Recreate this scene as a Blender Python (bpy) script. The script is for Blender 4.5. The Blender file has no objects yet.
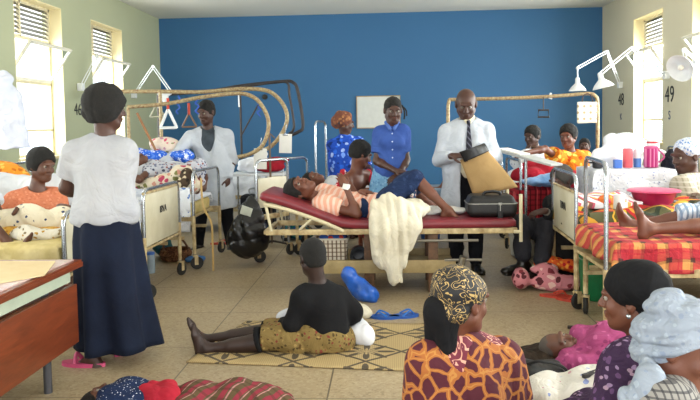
import bpy, bmesh, math, random
import numpy as np
from mathutils import Vector, Matrix, Euler
random.seed(7); np.random.seed(7)
PI = math.pi
SC = bpy.context.scene
COL = SC.collection
# ------------------------------------------------------------------ camera
FPX = 680.0; PPY = 161.0; CAMH = 1.37
YAW, PITCH, ROLL = math.radians(3.15), math.radians(3.0), math.radians(1.0)
cd = bpy.data.cameras.new('camera'); cam = bpy.data.objects.new('camera', cd); COL.objects.link(cam)
cd.sensor_width = 36.0; cd.lens = 36.0 * FPX / 700.0; cd.shift_y = -(200 - PPY) / 700.0
cd.clip_start = 0.02
RM = (Matrix.Rotation(YAW, 4, 'Z') @ Matrix.Rotation(PI / 2 - PITCH, 4, 'X') @ Matrix.Rotation(-ROLL, 4, 'Z'))
cam.matrix_world = Matrix.Translation((0, 0, CAMH)) @ RM
SC.camera = cam
# ------------------------------------------------------------------ light
SC.view_settings.view_transform = 'Standard'; SC.view_settings.look = 'None'
SC.view_settings.gamma = 1.0; SC.view_settings.use_curve_mapping = False
SC.view_settings.exposure = 0.2
wd = bpy.data.worlds.new('daylight'); SC.world = wd; wd.use_nodes = True
wd.node_tree.nodes['Background'].inputs[0].default_value = (0.93, 0.97, 1.0, 1)
wd.node_tree.nodes['Background'].inputs[1].default_value = 2.6
WINS = [('left', y) for y in (-0.6, 1.35, 3.3, 5.25, 7.23, 9.17)] + [('right', y) for y in (-0.35, 1.6, 3.55, 5.5, 7.45, 9.42)]
XL, XR, YB, YF, ZC = -4.02, 3.72, 12.0, -2.5, 3.32
WW, WZ0, WZ1 = 1.1, 1.05, 2.88
def area(name, loc, rot, sx, sy, power, color):
    l = bpy.data.lights.new(name, 'AREA'); l.shape = 'RECTANGLE'; l.size = sx; l.size_y = sy
    l.energy = power; l.color = color
    o = bpy.data.objects.new(name, l); COL.objects.link(o); o.location = loc; o.rotation_euler = rot
    return o
for side, y in WINS:
    s = -1 if side == 'left' else 1
    x = (XL - 0.45) if s < 0 else (XR + 0.45)
    area('window_daylight', (x, y + WW / 2, 1.75), (0, s * PI / 2, 0), 1.5, 1.25, 75 if s < 0 else 190, (1.0, 0.985, 0.95))
area('end_daylight', (0, YF - 0.3, 2.0), (PI / 2, 0, 0), 6.5, 2.2, 90, (1.0, 0.96, 0.9))
# pixel of the 700x400 frame -> a point at a chosen depth (Y) or height (z)
def ray(px, py):
    return (RM.to_3x3() @ Vector(((px - 350) / FPX, (PPY - py) / FPX, -1)))
def P(px, py, Y):
    r = ray(px, py); t = Y / r.y
    return Vector((r.x * t, Y, CAMH + r.z * t))
def F(px, py, z=0.0):
    r = ray(px, py); t = (z - CAMH) / r.z
    return Vector((r.x * t, r.y * t, z))
# ------------------------------------------------------------------ materials
MATS = {}
def nmat(name):
    m = bpy.data.materials.new(name); m.use_nodes = True
    nt = m.node_tree; b = nt.nodes['Principled BSDF']
    return m, nt, b
def srgb(c):
    if isinstance(c, str):
        c = tuple(int(c[i:i + 2], 16) / 255 for i in (0, 2, 4))
    return tuple((x / 12.92 if x <= 0.04045 else ((x + 0.055) / 1.055) ** 2.4) for x in c) + (1.0,)
def ramp(nt, stops, const=False):
    r = nt.nodes.new('ShaderNodeValToRGB'); e = r.color_ramp.elements
    r.color_ramp.interpolation = 'CONSTANT' if const else 'LINEAR'
    while len(e) < len(stops): e.new(0.5)
    for i, (p, c) in enumerate(stops): e[i].position = p; e[i].color = srgb(c)
    return r
def texco(nt, scale=(1, 1, 1), rot=(0, 0, 0)):
    t = nt.nodes.new('ShaderNodeTexCoord'); m = nt.nodes.new('ShaderNodeMapping')
    m.inputs['Scale'].default_value = scale; m.inputs['Rotation'].default_value = rot
    nt.links.new(t.outputs['Object'], m.inputs['Vector']); return m.outputs[0]
def bump(nt, b, src, strength=0.3, dist=0.01):
    n = nt.nodes.new('ShaderNodeBump'); n.inputs['Strength'].default_value = strength; n.inputs['Distance'].default_value = dist
    nt.links.new(src, n.inputs['Height']); nt.links.new(n.outputs[0], b.inputs['Normal'])
def noise(nt, vec, scale, detail=4, rough=0.6, dist=0.0):
    n = nt.nodes.new('ShaderNodeTexNoise'); n.inputs['Scale'].default_value = scale; n.inputs['Detail'].default_value = detail
    n.inputs['Roughness'].default_value = rough; n.inputs['Distortion'].default_value = dist
    nt.links.new(vec, n.inputs['Vector']); return n.outputs[0]
def mixc(nt, fac, a, b, mode='MIX'):
    m = nt.nodes.new('ShaderNodeMix'); m.data_type = 'RGBA'; m.blend_type = mode
    for v, i in ((fac, 0), (a, 6), (b, 7)):
        if isinstance(v, (int, float)): m.inputs[i].default_value = v
        elif isinstance(v, (str, tuple)): m.inputs[i].default_value = srgb(v) if isinstance(v, str) or len(v) == 3 else v
        else: nt.links.new(v, m.inputs[i])
    return m.outputs[2]
def mth(nt, op, a, b=None, c=None):
    m = nt.nodes.new('ShaderNodeMath'); m.operation = op
    for i, v in enumerate((a, b, c)):
        if v is None: continue
        if isinstance(v, (int, float)): m.inputs[i].default_value = v
        else: nt.links.new(v, m.inputs[i])
    return m.outputs[0]
def sep(nt, vec):
    s = nt.nodes.new('ShaderNodeSeparateXYZ'); nt.links.new(vec, s.inputs[0]); return s.outputs
def plain(name, col, rough=0.6, metal=0.0, var=0.08, vscale=12, bmp=0.0, bscale=60, spec=0.5, sheen=0.0, col2=None):
    if name in MATS: return MATS[name]
    m, nt, b = nmat(name)
    v = texco(nt); n = noise(nt, v, vscale)
    c = srgb(col)
    if col2: d = srgb(col2)
    else: d = tuple(x * (1 - var * 2.2) for x in c[:3]) + (1,)
    r = nt.nodes.new('ShaderNodeValToRGB'); e = r.color_ramp.elements
    e[0].position = .32; e[1].position = .68; e[0].color = d; e[1].color = c
    nt.links.new(n, r.inputs[0]); nt.links.new(r.outputs[0], b.inputs['Base Color'])
    b.inputs['Roughness'].default_value = rough; b.inputs['Metallic'].default_value = metal
    b.inputs['Specular IOR Level'].default_value = spec
    if sheen: b.inputs['Sheen Weight'].default_value = sheen
    if bmp: bump(nt, b, noise(nt, v, bscale, 5), bmp, 0.01)
    MATS[name] = m; return m
def cloth(name, col, col2=None, wr=0.5, wscale=9, rough=0.9, **k):
    if name in MATS: return MATS[name]
    m = plain(name, col, rough=rough, vscale=5, col2=col2, spec=0.2, **k)
    nt = m.node_tree; b = nt.nodes['Principled BSDF']
    v = texco(nt); bump(nt, b, noise(nt, v, wscale * .7, 3, .5, .9), min(1, wr * 1.5), 0.05)
    return m
def spots(name, base, cols, scale=25, thr=0.35, rough=0.9, warp=0.0, lines=None, base2=None):
    """voronoi blotch / flower print"""
    if name in MATS: return MATS[name]
    m, nt, b = nmat(name); v = texco(nt)
    warp = warp or 1.1 / scale
    if warp:
        nz = nt.nodes.new('ShaderNodeTexNoise'); nz.inputs['Scale'].default_value = scale * .7
        nt.links.new(v, nz.inputs['Vector'])
        a = nt.nodes.new('ShaderNodeVectorMath'); a.operation = 'MULTIPLY_ADD'
        nt.links.new(nz.outputs['Color'], a.inputs[0]); a.inputs[1].default_value = (warp,) * 3; nt.links.new(v, a.inputs[2]); v = a.outputs[0]
    vo = nt.nodes.new('ShaderNodeTexVoronoi'); vo.inputs['Scale'].default_value = scale; nt.links.new(v, vo.inputs['Vector'])
    s = nt.nodes.new('ShaderNodeSeparateColor'); nt.links.new(vo.outputs['Color'], s.inputs[0])
    n = len(cols); st = [(i / n, c) for i, c in enumerate(cols)]
    cr = ramp(nt, st if n > 1 else [(0, cols[0]), (1, cols[0])], True); nt.links.new(s.outputs[0], cr.inputs[0])
    f = mth(nt, 'LESS_THAN', vo.outputs['Distance'], thr)
    bc = base
    if base2:
        bc = mixc(nt, mth(nt, 'GREATER_THAN', noise(nt, v, scale * .35), .52), base, base2)
    c = mixc(nt, f, bc, cr.outputs[0])
    nt.links.new(c, b.inputs['Base Color']); b.inputs['Roughness'].default_value = rough; b.inputs['Specular IOR Level'].default_value = .2
    bump(nt, b, noise(nt, texco(nt), 9, 3, .5, 2.0), .6, 0.04)
    MATS[name] = m; return m
def stripes_wave(nt, x, period, duty, off=0.0):
    return mth(nt, 'LESS_THAN', mth(nt, 'FRACT', mth(nt, 'ADD', mth(nt, 'DIVIDE', x, period), off)), duty)
def plaid(name, base, bands, ax=(0, 1), rough=0.9, rot=(0, 0, 0), wob=0.0):
    """bands: (axis index 0/1, period, duty, offset, colour, strength)"""
    if name in MATS: return MATS[name]
    m, nt, b = nmat(name); v = texco(nt, rot=rot)
    o = sep(nt, v); XY = [o[ax[0]], o[ax[1]]]
    if wob:
        nz = noise(nt, v, 3.0, 2); nz = mth(nt, 'MULTIPLY', nz, wob); XY = [mth(nt, 'ADD', q, nz) for q in XY]
    c = base
    for a, per, duty, off, col, st in bands:
        f = mth(nt, 'MULTIPLY', stripes_wave(nt, XY[a], per, duty, off), st)
        c = mixc(nt, f, c, col)
    nt.links.new(c, b.inputs['Base Color']); b.inputs['Roughness'].default_value = rough; b.inputs['Specular IOR Level'].default_value = .2
    bump(nt, b, noise(nt, texco(nt), 8, 4, .55, .8), .4, 0.03)
    MATS[name] = m; return m
SKIN = {}
def skin(name, col='5a3a2c'):
    if name in MATS: return MATS[name]
    m = plain(name, col, rough=.48, var=.1, vscale=9, bmp=.08, bscale=150, spec=.45)
    return m
# ------------------------------------------------------------------ objects
ORG = {}
def prop(o, label=None, cat=None, group=None, kind=None):
    if label: o['label'] = label
    if cat: o['category'] = cat
    if group: o['group'] = group
    if kind: o['kind'] = kind
    return o
def thing(name, label, cat, loc=(0, 0, 0), group=None, rz=0.0):
    o = bpy.data.objects.new(name, None); COL.objects.link(o); o.location = loc; o.rotation_euler = (0, 0, rz)
    o.empty_display_size = .1
    ORG[o.name] = Vector(loc) if rz == 0 else Vector((0, 0, 0))
    return prop(o, label, cat, group)
def link(name, me, m, parent=None, smooth=True, org=None):
    o = bpy.data.objects.new(name, me); COL.objects.link(o)
    if parent is not None:
        g = ORG[parent.name]; o.parent = parent
        if g.length > 0: me.transform(Matrix.Translation(-g))
        ORG[o.name] = g
    elif org is not None:
        g = Vector(org); me.transform(Matrix.Translation(-g)); o.location = g; ORG[o.name] = g
    else: ORG[o.name] = Vector((0, 0, 0))
    for q in (m if isinstance(m, (list, tuple)) else [m]): me.materials.append(q)
    return o
def lerp(a, b, t): return Vector(a) * (1 - t) + Vector(b) * t
def frames(pts, closed=False):
    pts = [Vector(p) for p in pts]; n = len(pts); T = []
    for i in range(n):
        a = pts[(i - 1) % n] if (closed or i > 0) else pts[i]; b = pts[(i + 1) % n] if (closed or i < n - 1) else pts[i]
        t = (b - a); T.append(t.normalized() if t.length > 1e-9 else Vector((0, 0, 1)))
    u = T[0].orthogonal().normalized()
    if abs(T[0].z) < .9: u = (Vector((0, 0, 1)) - T[0] * T[0].z).normalized()
    R = []
    for t in T:
        u = (u - t * u.dot(t)); u = u.normalized() if u.length > 1e-6 else t.orthogonal().normalized()
        R.append((u, t.cross(u)))
    return pts, T, R
def smooth_path(pts, n=6, closed=False):
    pts = [Vector(p) for p in pts]; out = []; N = len(pts)
    rng = range(N if closed else N - 1)
    for i in rng:
        p0 = pts[(i - 1) % N] if (closed or i > 0) else pts[0]; p1 = pts[i]; p2 = pts[(i + 1) % N]
        p3 = pts[(i + 2) % N] if (closed or i + 2 < N) else pts[-1]
        for k in range(n):
            t = k / n
            out.append(.5 * ((2 * p1) + (p2 - p0) * t + (2 * p0 - 5 * p1 + 4 * p2 - p3) * t * t + (3 * p1 - p0 - 3 * p2 + p3) * t ** 3))
    if not closed: out.append(pts[-1])
    return out
class MB:
    def __init__(s): s.v = []; s.f = []; s.m = []; s.mi = 0
    def add(s, vs, fs):
        n = len(s.v); s.v += [tuple(v) for v in vs]; s.f += [tuple(i + n for i in f) for f in fs]; s.m += [s.mi] * len(fs); return s
    def box(s, c, d, rot=None, bev=0.0):
        c = Vector(c); bm = bmesh.new(); bmesh.ops.create_cube(bm, size=1)
        for v in bm.verts: v.co = Vector((v.co.x * d[0], v.co.y * d[1], v.co.z * d[2]))
        if bev: bmesh.ops.bevel(bm, geom=bm.edges[:], offset=min(bev, min(d) * .45), segments=2, affect='EDGES', profile=.6)
        R = rot if rot is not None else Matrix.Identity(3)
        if isinstance(R, (tuple, list)): R = Euler(R).to_matrix()
        bm.verts.index_update()
        s.add([R @ v.co + c for v in bm.verts], [[v.index for v in f.verts] for f in bm.faces]); bm.free(); return s
    def bb(s, a, b, bev=0.0):
        a, b = Vector(a), Vector(b); return s.box((a + b) / 2, [abs(x) for x in (b - a)], None, bev)
    def tube(s, pts, r, n=10, closed=False, flat=1.0, cap=True):
        pts, T, R = frames(pts, closed); k = len(pts); base = []
        rs = r if isinstance(r, (list, tuple)) else [r] * k
        for i in range(k):
            u, w = R[i]
            for j in range(n):
                a = 2 * PI * j / n; base.append(pts[i] + (u * math.cos(a) * flat + w * math.sin(a)) * rs[i])
        fs = []
        for i in range(k if closed else k - 1):
            for j in range(n):
                a = i * n + j; b = i * n + (j + 1) % n; c = ((i + 1) % k) * n + (j + 1) % n; d = ((i + 1) % k) * n + j
                fs.append((a, d, c, b))
        if not closed and cap: fs += [tuple(range(n)), tuple((k - 1) * n + j for j in reversed(range(n)))]
        return s.add(base, fs)
    def lathe(s, prof, c=(0, 0, 0), n=24, axis=None, cap=True):
        c = Vector(c); M = Matrix.Identity(3)
        if axis is not None: M = Vector((0, 0, 1)).rotation_difference(Vector(axis)).to_matrix()
        vs = []
        for r, z in prof:
            for j in range(n):
                a = 2 * PI * j / n; vs.append(M @ Vector((r * math.cos(a), r * math.sin(a), z)) + c)
        fs = []
        for i in range(len(prof) - 1):
            for j in range(n):
                fs.append((i * n + j, i * n + (j + 1) % n, (i + 1) * n + (j + 1) % n, (i + 1) * n + j))
        if cap: fs += [tuple(reversed(range(n))), tuple((len(prof) - 1) * n + j for j in range(n))]
        return s.add(vs, fs)
    def loft(s, rings, cap=True):
        n = len(rings[0]); vs = [v for r in rings for v in r]; fs = []
        for i in range(len(rings) - 1):
            for j in range(n):
                fs.append((i * n + j, i * n + (j + 1) % n, (i + 1) * n + (j + 1) % n, (i + 1) * n + j))
        if cap: fs += [tuple(reversed(range(n))), tuple((len(rings) - 1) * n + j for j in range(n))]
        return s.add(vs, fs)
    def prism(s, poly, h, c=(0, 0, 0), R=None):
        """poly in local xy extruded h along local z"""
        R = R if R is not None else Matrix.Identity(3); c = Vector(c); n = len(poly)
        vs = [R @ Vector((x, y, 0)) + c for x, y in poly] + [R @ Vector((x, y, h)) + c for x, y in poly]
        fs = [tuple(reversed(range(n))), tuple(range(n, 2 * n))] + [(i, (i + 1) % n, (i + 1) % n + n, i + n) for i in range(n)]
        return s.add(vs, fs)
    def grid(s, fn, nu, nv):
        vs = [fn(i / nu, j / nv) for j in range(nv + 1) for i in range(nu + 1)]
        fs = [(j * (nu + 1) + i, j * (nu + 1) + i + 1, (j + 1) * (nu + 1) + i + 1, (j + 1) * (nu + 1) + i) for j in range(nv) for i in range(nu)]
        return s.add(vs, fs)
    def build(s, name, m, parent=None, smooth=True, org=None, solid=0.0, angle=0.7):
        me = bpy.data.meshes.new(name); me.from_pydata(s.v, [], s.f); 
        me.polygons.foreach_set('material_index', s.m)
        bm = bmesh.new(); bm.from_mesh(me); bmesh.ops.recalc_face_normals(bm, faces=bm.faces)
        if smooth:
            for f in bm.faces: f.smooth = True
            for e in bm.edges:
                if len(e.link_faces) == 2 and e.calc_face_angle(0) > angle: e.smooth = False
        bm.to_mesh(me); bm.free()
        o = link(name, me, m, parent, smooth, org)
        if solid:
            md = o.modifiers.new('solid', 'SOLIDIFY'); md.thickness = solid; md.offset = 0
        return o
# ------------------------------------------------------------------ smooth solid modelling (signed distance + surface nets)
V3 = lambda p: np.array(p, dtype=np.float32)
def basis(right, up):
    r = Vector(right).normalized(); u = Vector(up); u = (u - r * u.dot(r)).normalized(); f = u.cross(r)
    return Matrix((r, f, u)).transposed()          # columns: right, forward, up
def cone(a, b, ra, rb=None, k=.02, fa=False, fb=False, fl=None, ff=1.0, sub=False):
    return dict(t='c', a=V3(a), b=V3(b), ra=ra, rb=ra if rb is None else rb, k=k, fa=fa, fb=fb, fl=fl, ff=ff, sub=sub)
def ell(c, r, R=None, k=.02, sub=False):
    if isinstance(r, (int, float)): r = (r, r, r)
    return dict(t='e', c=V3(c), r=V3(r), R=np.array(R if R is not None else Matrix.Identity(3), dtype=np.float32), k=k, sub=sub)
def rbox(c, d, R=None, rr=.02, k=.01, sub=False):
    return dict(t='b', c=V3(c), d=V3(d) / 2, R=np.array(R if R is not None else Matrix.Identity(3), dtype=np.float32), rr=rr, k=k, sub=sub)
def half(p, n):                                      # keep the side opposite to n
    return dict(t='h', c=V3(p), n=V3(Vector(n).normalized()))
def bounds(p):
    if p['t'] == 'c':
        r = max(p['ra'], p['rb']) 
        return np.minimum(p['a'], p['b']) - r, np.maximum(p['a'], p['b']) + r
    if p['t'] == 'e':
        e = np.sqrt(((p['R'] * p['r']) ** 2).sum(1)); return p['c'] - e, p['c'] + e
    e = np.abs(p['R'] * p['d']).sum(1); return p['c'] - e, p['c'] + e
def sdf_mesh(prims, res=.008, wr=0.0, wf=14.0, seed=0, wa=(1, 1, 1)):
    sol = [p for p in prims if p['t'] != 'h' and not p['sub']]
    lo = np.min([bounds(p)[0] for p in sol], 0) - 4 * res - wr; hi = np.max([bounds(p)[1] for p in sol], 0) + 4 * res + wr
    n = np.ceil((hi - lo) / res).astype(int) + 1
    ax = [lo[i] + res * np.arange(n[i], dtype=np.float32) for i in range(3)]
    D = np.full(n, 1.0, np.float32)
    for p in prims:
        if p['t'] == 'h':
            d = ((ax[0] - p['c'][0]) * p['n'][0])[:, None, None] + ((ax[1] - p['c'][1]) * p['n'][1])[None, :, None] + ((ax[2] - p['c'][2]) * p['n'][2])[None, None, :]
            D = np.maximum(D, d); continue
        l, h = bounds(p); mg = p['k'] + 3 * res + wr
        i0 = np.clip(np.floor((l - mg - lo) / res).astype(int), 0, n - 1); i1 = np.clip(np.ceil((h + mg - lo) / res).astype(int) + 1, 1, n)
        if (i1 <= i0).any(): continue
        sl = tuple(slice(a, b) for a, b in zip(i0, i1))
        X, Y, Z = ax[0][sl[0]][:, None, None], ax[1][sl[1]][None, :, None], ax[2][sl[2]][None, None, :]
        if p['t'] == 'c':
            a, b = p['a'], p['b']; ba = b - a; L2 = float(ba @ ba) + 1e-12; L = math.sqrt(L2)
            px, py, pz = X - a[0], Y - a[1], Z - a[2]
            tt = (px * ba[0] + py * ba[1] + pz * ba[2]) / L2; t = np.clip(tt, 0, 1)
            qx, qy, qz = px - t * ba[0], py - t * ba[1], pz - t * ba[2]
            q2 = qx * qx + qy * qy + qz * qz
            if p['fl'] is not None:
                fl = V3(Vector(p['fl']).normalized()); cm = qx * fl[0] + qy * fl[1] + qz * fl[2]
                q2 = q2 + (p['ff'] ** 2 - 1) * cm * cm
            d = (np.sqrt(q2) - (p['ra'] + (p['rb'] - p['ra']) * t)) / (p['ff'] if p['fl'] is not None and p['ff'] > 1 else 1.0)
            if p['fb']: d = np.maximum(d, (tt - 1) * L)
            if p['fa']: d = np.maximum(d, -tt * L)
        else:
            c, R = p['c'], p['R']; px, py, pz = X - c[0], Y - c[1], Z - c[2]
            q = [px * R[0, i] + py * R[1, i] + pz * R[2, i] for i in range(3)]
            if p['t'] == 'e':
                r = p['r']; k0 = np.sqrt(sum((q[i] / r[i]) ** 2 for i in range(3))); k1 = np.sqrt(sum((q[i] / r[i] ** 2) ** 2 for i in range(3)))
                d = k0 * (k0 - 1) / np.maximum(k1, 1e-6)
            else:
                w = [np.abs(q[i]) - p['d'][i] + p['rr'] for i in range(3)]
                d = np.sqrt(sum(np.maximum(x, 0) ** 2 for x in w)) + np.minimum(np.maximum(np.maximum(w[0], w[1]), w[2]), 0) - p['rr']
        k = max(p['k'], 1e-4); A = D[sl]
        if p['sub']:
            d = -d; hh = np.maximum(k - np.abs(A - d), 0) / k; D[sl] = np.maximum(A, d) + hh * hh * k * .25
        else:
            hh = np.maximum(k - np.abs(A - d), 0) / k; D[sl] = np.minimum(A, d) - hh * hh * k * .25
    if wr:
        rg = np.random.RandomState(seed + 11); X, Y, Z = ax[0][:, None, None], ax[1][None, :, None], ax[2][None, None, :]
        W = np.zeros_like(D)
        for i in range(5):
            f = rg.randn(3); f = f / np.linalg.norm(f) * wf * (0.7 + .5 * i) * np.array(wa); ph = rg.rand() * 6.28; g = rg.randn(3) * wf * .35 * np.array(wa)
            W += ((1.3 - 2.2 * np.abs(np.sin(.5 * (X * f[0] + Y * f[1] + Z * f[2]) + ph + 1.2 * np.sin(X * g[0] + Y * g[1] + Z * g[2])))) / (1 + .4 * i)).astype(np.float32)
        D = D + W * (wr / 2.2)
    # surface nets
    S = D < 0
    C = [(i, j, k) for i in (0, 1) for j in (0, 1) for k in (0, 1)]
    cs = [S[i:n[0] - 1 + i, j:n[1] - 1 + j, k:n[2] - 1 + k] for i, j, k in C]
    cnt = sum(c.astype(np.int8) for c in cs); act = (cnt > 0) & (cnt < 8)
    I, J, K = np.nonzero(act); N = len(I)
    vals = np.stack([D[I + i, J + j, K + k] for i, j, k in C], 1)
    pos = np.zeros((N, 3), np.float32); w = np.zeros(N, np.float32); CA = np.array(C, np.float32)
    for a in range(8):
        for b in range(a + 1, 8):
            if sum(x != y for x, y in zip(C[a], C[b])) != 1: continue
            va, vb = vals[:, a], vals[:, b]; x = (va < 0) != (vb < 0)
            t = np.where(x, va / np.where(x, va - vb, 1), 0)
            pos += np.where(x[:, None], CA[a] + (CA[b] - CA[a]) * t[:, None], 0); w += x
    pos = (pos / w[:, None] + np.stack([I, J, K], 1)) * res + lo
    idx = np.full(act.shape, -1, np.int32); idx[I, J, K] = np.arange(N)
    Fs = []
    for axn in range(3):
        o = [1, 1, 1]; o[axn] = 0
        a = S[tuple(slice(1 if o[q] else 0, n[q] - 1) for q in range(3))]
        sh = [0, 0, 0]; sh[axn] = 1
        b = S[tuple(slice((1 if o[q] else 0) + sh[q], n[q] - 1 + sh[q]) for q in range(3))]
        i, j, k = np.nonzero(a != b); fl = a[i, j, k]
        base = np.stack([i, j, k], 1) + np.array(o)
        u, v = [(1, 2), (2, 0), (0, 1)][axn]
        eu = np.zeros(3, int); eu[u] = 1; ev = np.zeros(3, int); ev[v] = 1
        g = lambda B: idx[B[:, 0], B[:, 1], B[:, 2]]
        q = np.stack([g(base - eu - ev), g(base - ev), g(base), g(base - eu)], 1)
        q[~fl] = q[~fl][:, ::-1]; Fs.append(q)
    Fq = np.concatenate(Fs); Fq = Fq[(Fq >= 0).all(1)]
    return pos, Fq
def sdf(name, prims, m, parent=None, res=.008, wr=0.0, wf=14.0, seed=0, org=None, wa=(1, 1, 1)):
    pos, Fq = sdf_mesh(prims, res, wr, wf, seed, wa)
    me = bpy.data.meshes.new(name); me.vertices.add(len(pos)); me.vertices.foreach_set('co', pos.ravel())
    nf = len(Fq); me.loops.add(nf * 4); me.loops.foreach_set('vertex_index', Fq.ravel().astype(np.int32))
    me.polygons.add(nf); me.polygons.foreach_set('loop_start', np.arange(0, nf * 4, 4, dtype=np.int32))
    me.update(calc_edges=True); me.validate()
    me.polygons.foreach_set('use_smooth', np.ones(len(me.polygons), bool))
    return link(name, me, m, parent, True, org)
def text(name, s, size, loc, right, up, m, parent=None, ext=.0015):
    cu = bpy.data.curves.new(name, 'FONT'); cu.body = s; cu.size = size; cu.extrude = ext; cu.align_x = 'CENTER'; cu.align_y = 'CENTER'
    t = bpy.data.objects.new('t', cu); COL.objects.link(t)
    dg = bpy.context.evaluated_depsgraph_get(); me = bpy.data.meshes.new_from_object(t.evaluated_get(dg))
    bpy.data.objects.remove(t)
    r = Vector(right).normalized(); u = Vector(up).normalized(); M = Matrix((r, u, r.cross(u))).transposed().to_4x4()
    me.transform(Matrix.Translation(Vector(loc)) @ M); me.materials.clear()
    return link(name, me, m, parent)
# ------------------------------------------------------------------ room shell
def wall_mat(name, col, col2, dirt=.5):
    m, nt, b = nmat(name); v = texco(nt)
    c = mixc(nt, mth(nt, 'MULTIPLY', noise(nt, v, 1.1, 5), dirt), col, col2)
    nt.links.new(c, b.inputs['Base Color']); b.inputs['Roughness'].default_value = .55; b.inputs['Specular IOR Level'].default_value = .35
    bump(nt, b, noise(nt, v, 35, 4), .08, .01); return m
M_BLUE = wall_mat('blue_paint', '326490', '295a85', .6)
M_GREEN = wall_mat('green_grey_paint', 'a9ad8f', '979c80', .5)
M_WALLR = wall_mat('cream_grey_paint', 'ccc6ae', 'bcb79c', .5)
M_LITCREAM = wall_mat('light_warmed_reveal_cream', 'e2d6ac', 'd2c294', .5)  # cream tint puts the warm daylight on the window reveals into the colour
M_CEIL = wall_mat('ceiling_paint', 'dcdad0', 'cfcdc4', .5)
def floor_mat():
    m, nt, b = nmat('terrazzo_floor'); v = texco(nt); o = sep(nt, v)
    def line(x, off, per, w):
        f = mth(nt, 'FRACT', mth(nt, 'DIVIDE', mth(nt, 'SUBTRACT', x, off), per))
        d = mth(nt, 'MINIMUM', f, mth(nt, 'SUBTRACT', 1.0, f)); return mth(nt, 'LESS_THAN', mth(nt, 'MULTIPLY', d, per), w)
    l = mth(nt, 'MAXIMUM', line(o[0], -1.18 - .86 * 10, .86, .0042), mth(nt, 'MULTIPLY', line(o[1], 4.13 - .79 * 20, .79, .0042), .8))
    big = noise(nt, v, 1.3, 4, .6)
    r = ramp(nt, [(.3, '857458'), (.7, '9e8c6c')]); nt.links.new(big, r.inputs[0])
    vo = nt.nodes.new('ShaderNodeTexVoronoi'); vo.inputs['Scale'].default_value = 75; nt.links.new(v, vo.inputs['Vector'])
    s = nt.nodes.new('ShaderNodeSeparateColor'); nt.links.new(vo.outputs['Color'], s.inputs[0])
    r2 = ramp(nt, [(0, '7a6a50'), (.2, 'a8957a'), (.5, 'a8977a'), (1, 'c0b296')]); nt.links.new(s.outputs[0], r2.inputs[0])
    c = mixc(nt, .45, r.outputs[0], r2.outputs[0])
    st = noise(nt, v, 4.5, 6, .7); sr = ramp(nt, [(.60, '000000'), (.75, 'ffffff')]); nt.links.new(st, sr.inputs[0])
    c = mixc(nt, mth(nt, 'MULTIPLY', sr.outputs[0], .22), c, '6d5b40')
    c = mixc(nt, mth(nt, 'MULTIPLY', l, .85), c, '4a4236')
    nt.links.new(c, b.inputs['Base Color']); b.inputs['Roughness'].default_value = .42
    rr = mth(nt, 'ADD', mth(nt, 'MULTIPLY', big, .3), .28); nt.links.new(rr, b.inputs['Roughness'])
    return m
M_FLOOR = floor_mat()
def struct(o, label=None): o['kind'] = 'structure'; return o
struct(MB().bb((XL - .3, YF, -.1), (XR + .3, YB + .3, 0)).build('floor', M_FLOOR))
struct(MB().bb((XL - .3, YF, ZC), (XR + .3, YB + .3, ZC + .1)).build('ceiling', M_CEIL))
struct(MB().bb((XL - .3, YB, 0), (XR + .3, YB + .3, ZC)).build('wall_back', M_BLUE))
TH = .25
for side in ('left', 'right'):
    s = -1 if side == 'left' else 1; xi = XL if s < 0 else XR; xo = xi + s * TH
    ys = sorted(y for q, y in WINS if q == side); mb = MB(); last = YF
    for y in ys:
        mb.bb((xi, last, 0), (xo, y, ZC)); mb.bb((xi, y, 0), (xo, y + WW, WZ0)); mb.bb((xi, y, WZ1), (xo, y + WW, ZC)); last = y + WW
    mb.bb((xi, last, 0), (xo, YB, ZC))
    struct(mb.build('wall_' + side, M_GREEN if s < 0 else M_WALLR, smooth=False))
struct(MB().bb((XL, YB - .015, 0), (XR, YB, .1), .004).build('baseboard_back', plain('dark_skirting', '3a3a38', .6)))
M_FRAME = plain('cream_window_frame', 'd9cfae', .5, var=.1)
M_LOUV = plain('louvre_blade_glass', '6f6f64', .35, var=.12)
def glass_mat():
    m, nt, b = nmat('window_glass'); out = nt.nodes['Material Output']
    t = nt.nodes.new('ShaderNodeBsdfTransparent'); g = nt.nodes.new('ShaderNodeBsdfGlossy'); g.inputs['Roughness'].default_value = .05
    t.inputs[0].default_value = (.93, .96, .97, 1)
    mx = nt.nodes.new('ShaderNodeMixShader'); mx.inputs[0].default_value = .08
    nt.links.new(t.outputs[0], mx.inputs[1]); nt.links.new(g.outputs[0], mx.inputs[2]); nt.links.new(mx.outputs[0], out.inputs[0])
    nt.nodes.remove(b); return m
M_GLASS = glass_mat()
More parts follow.
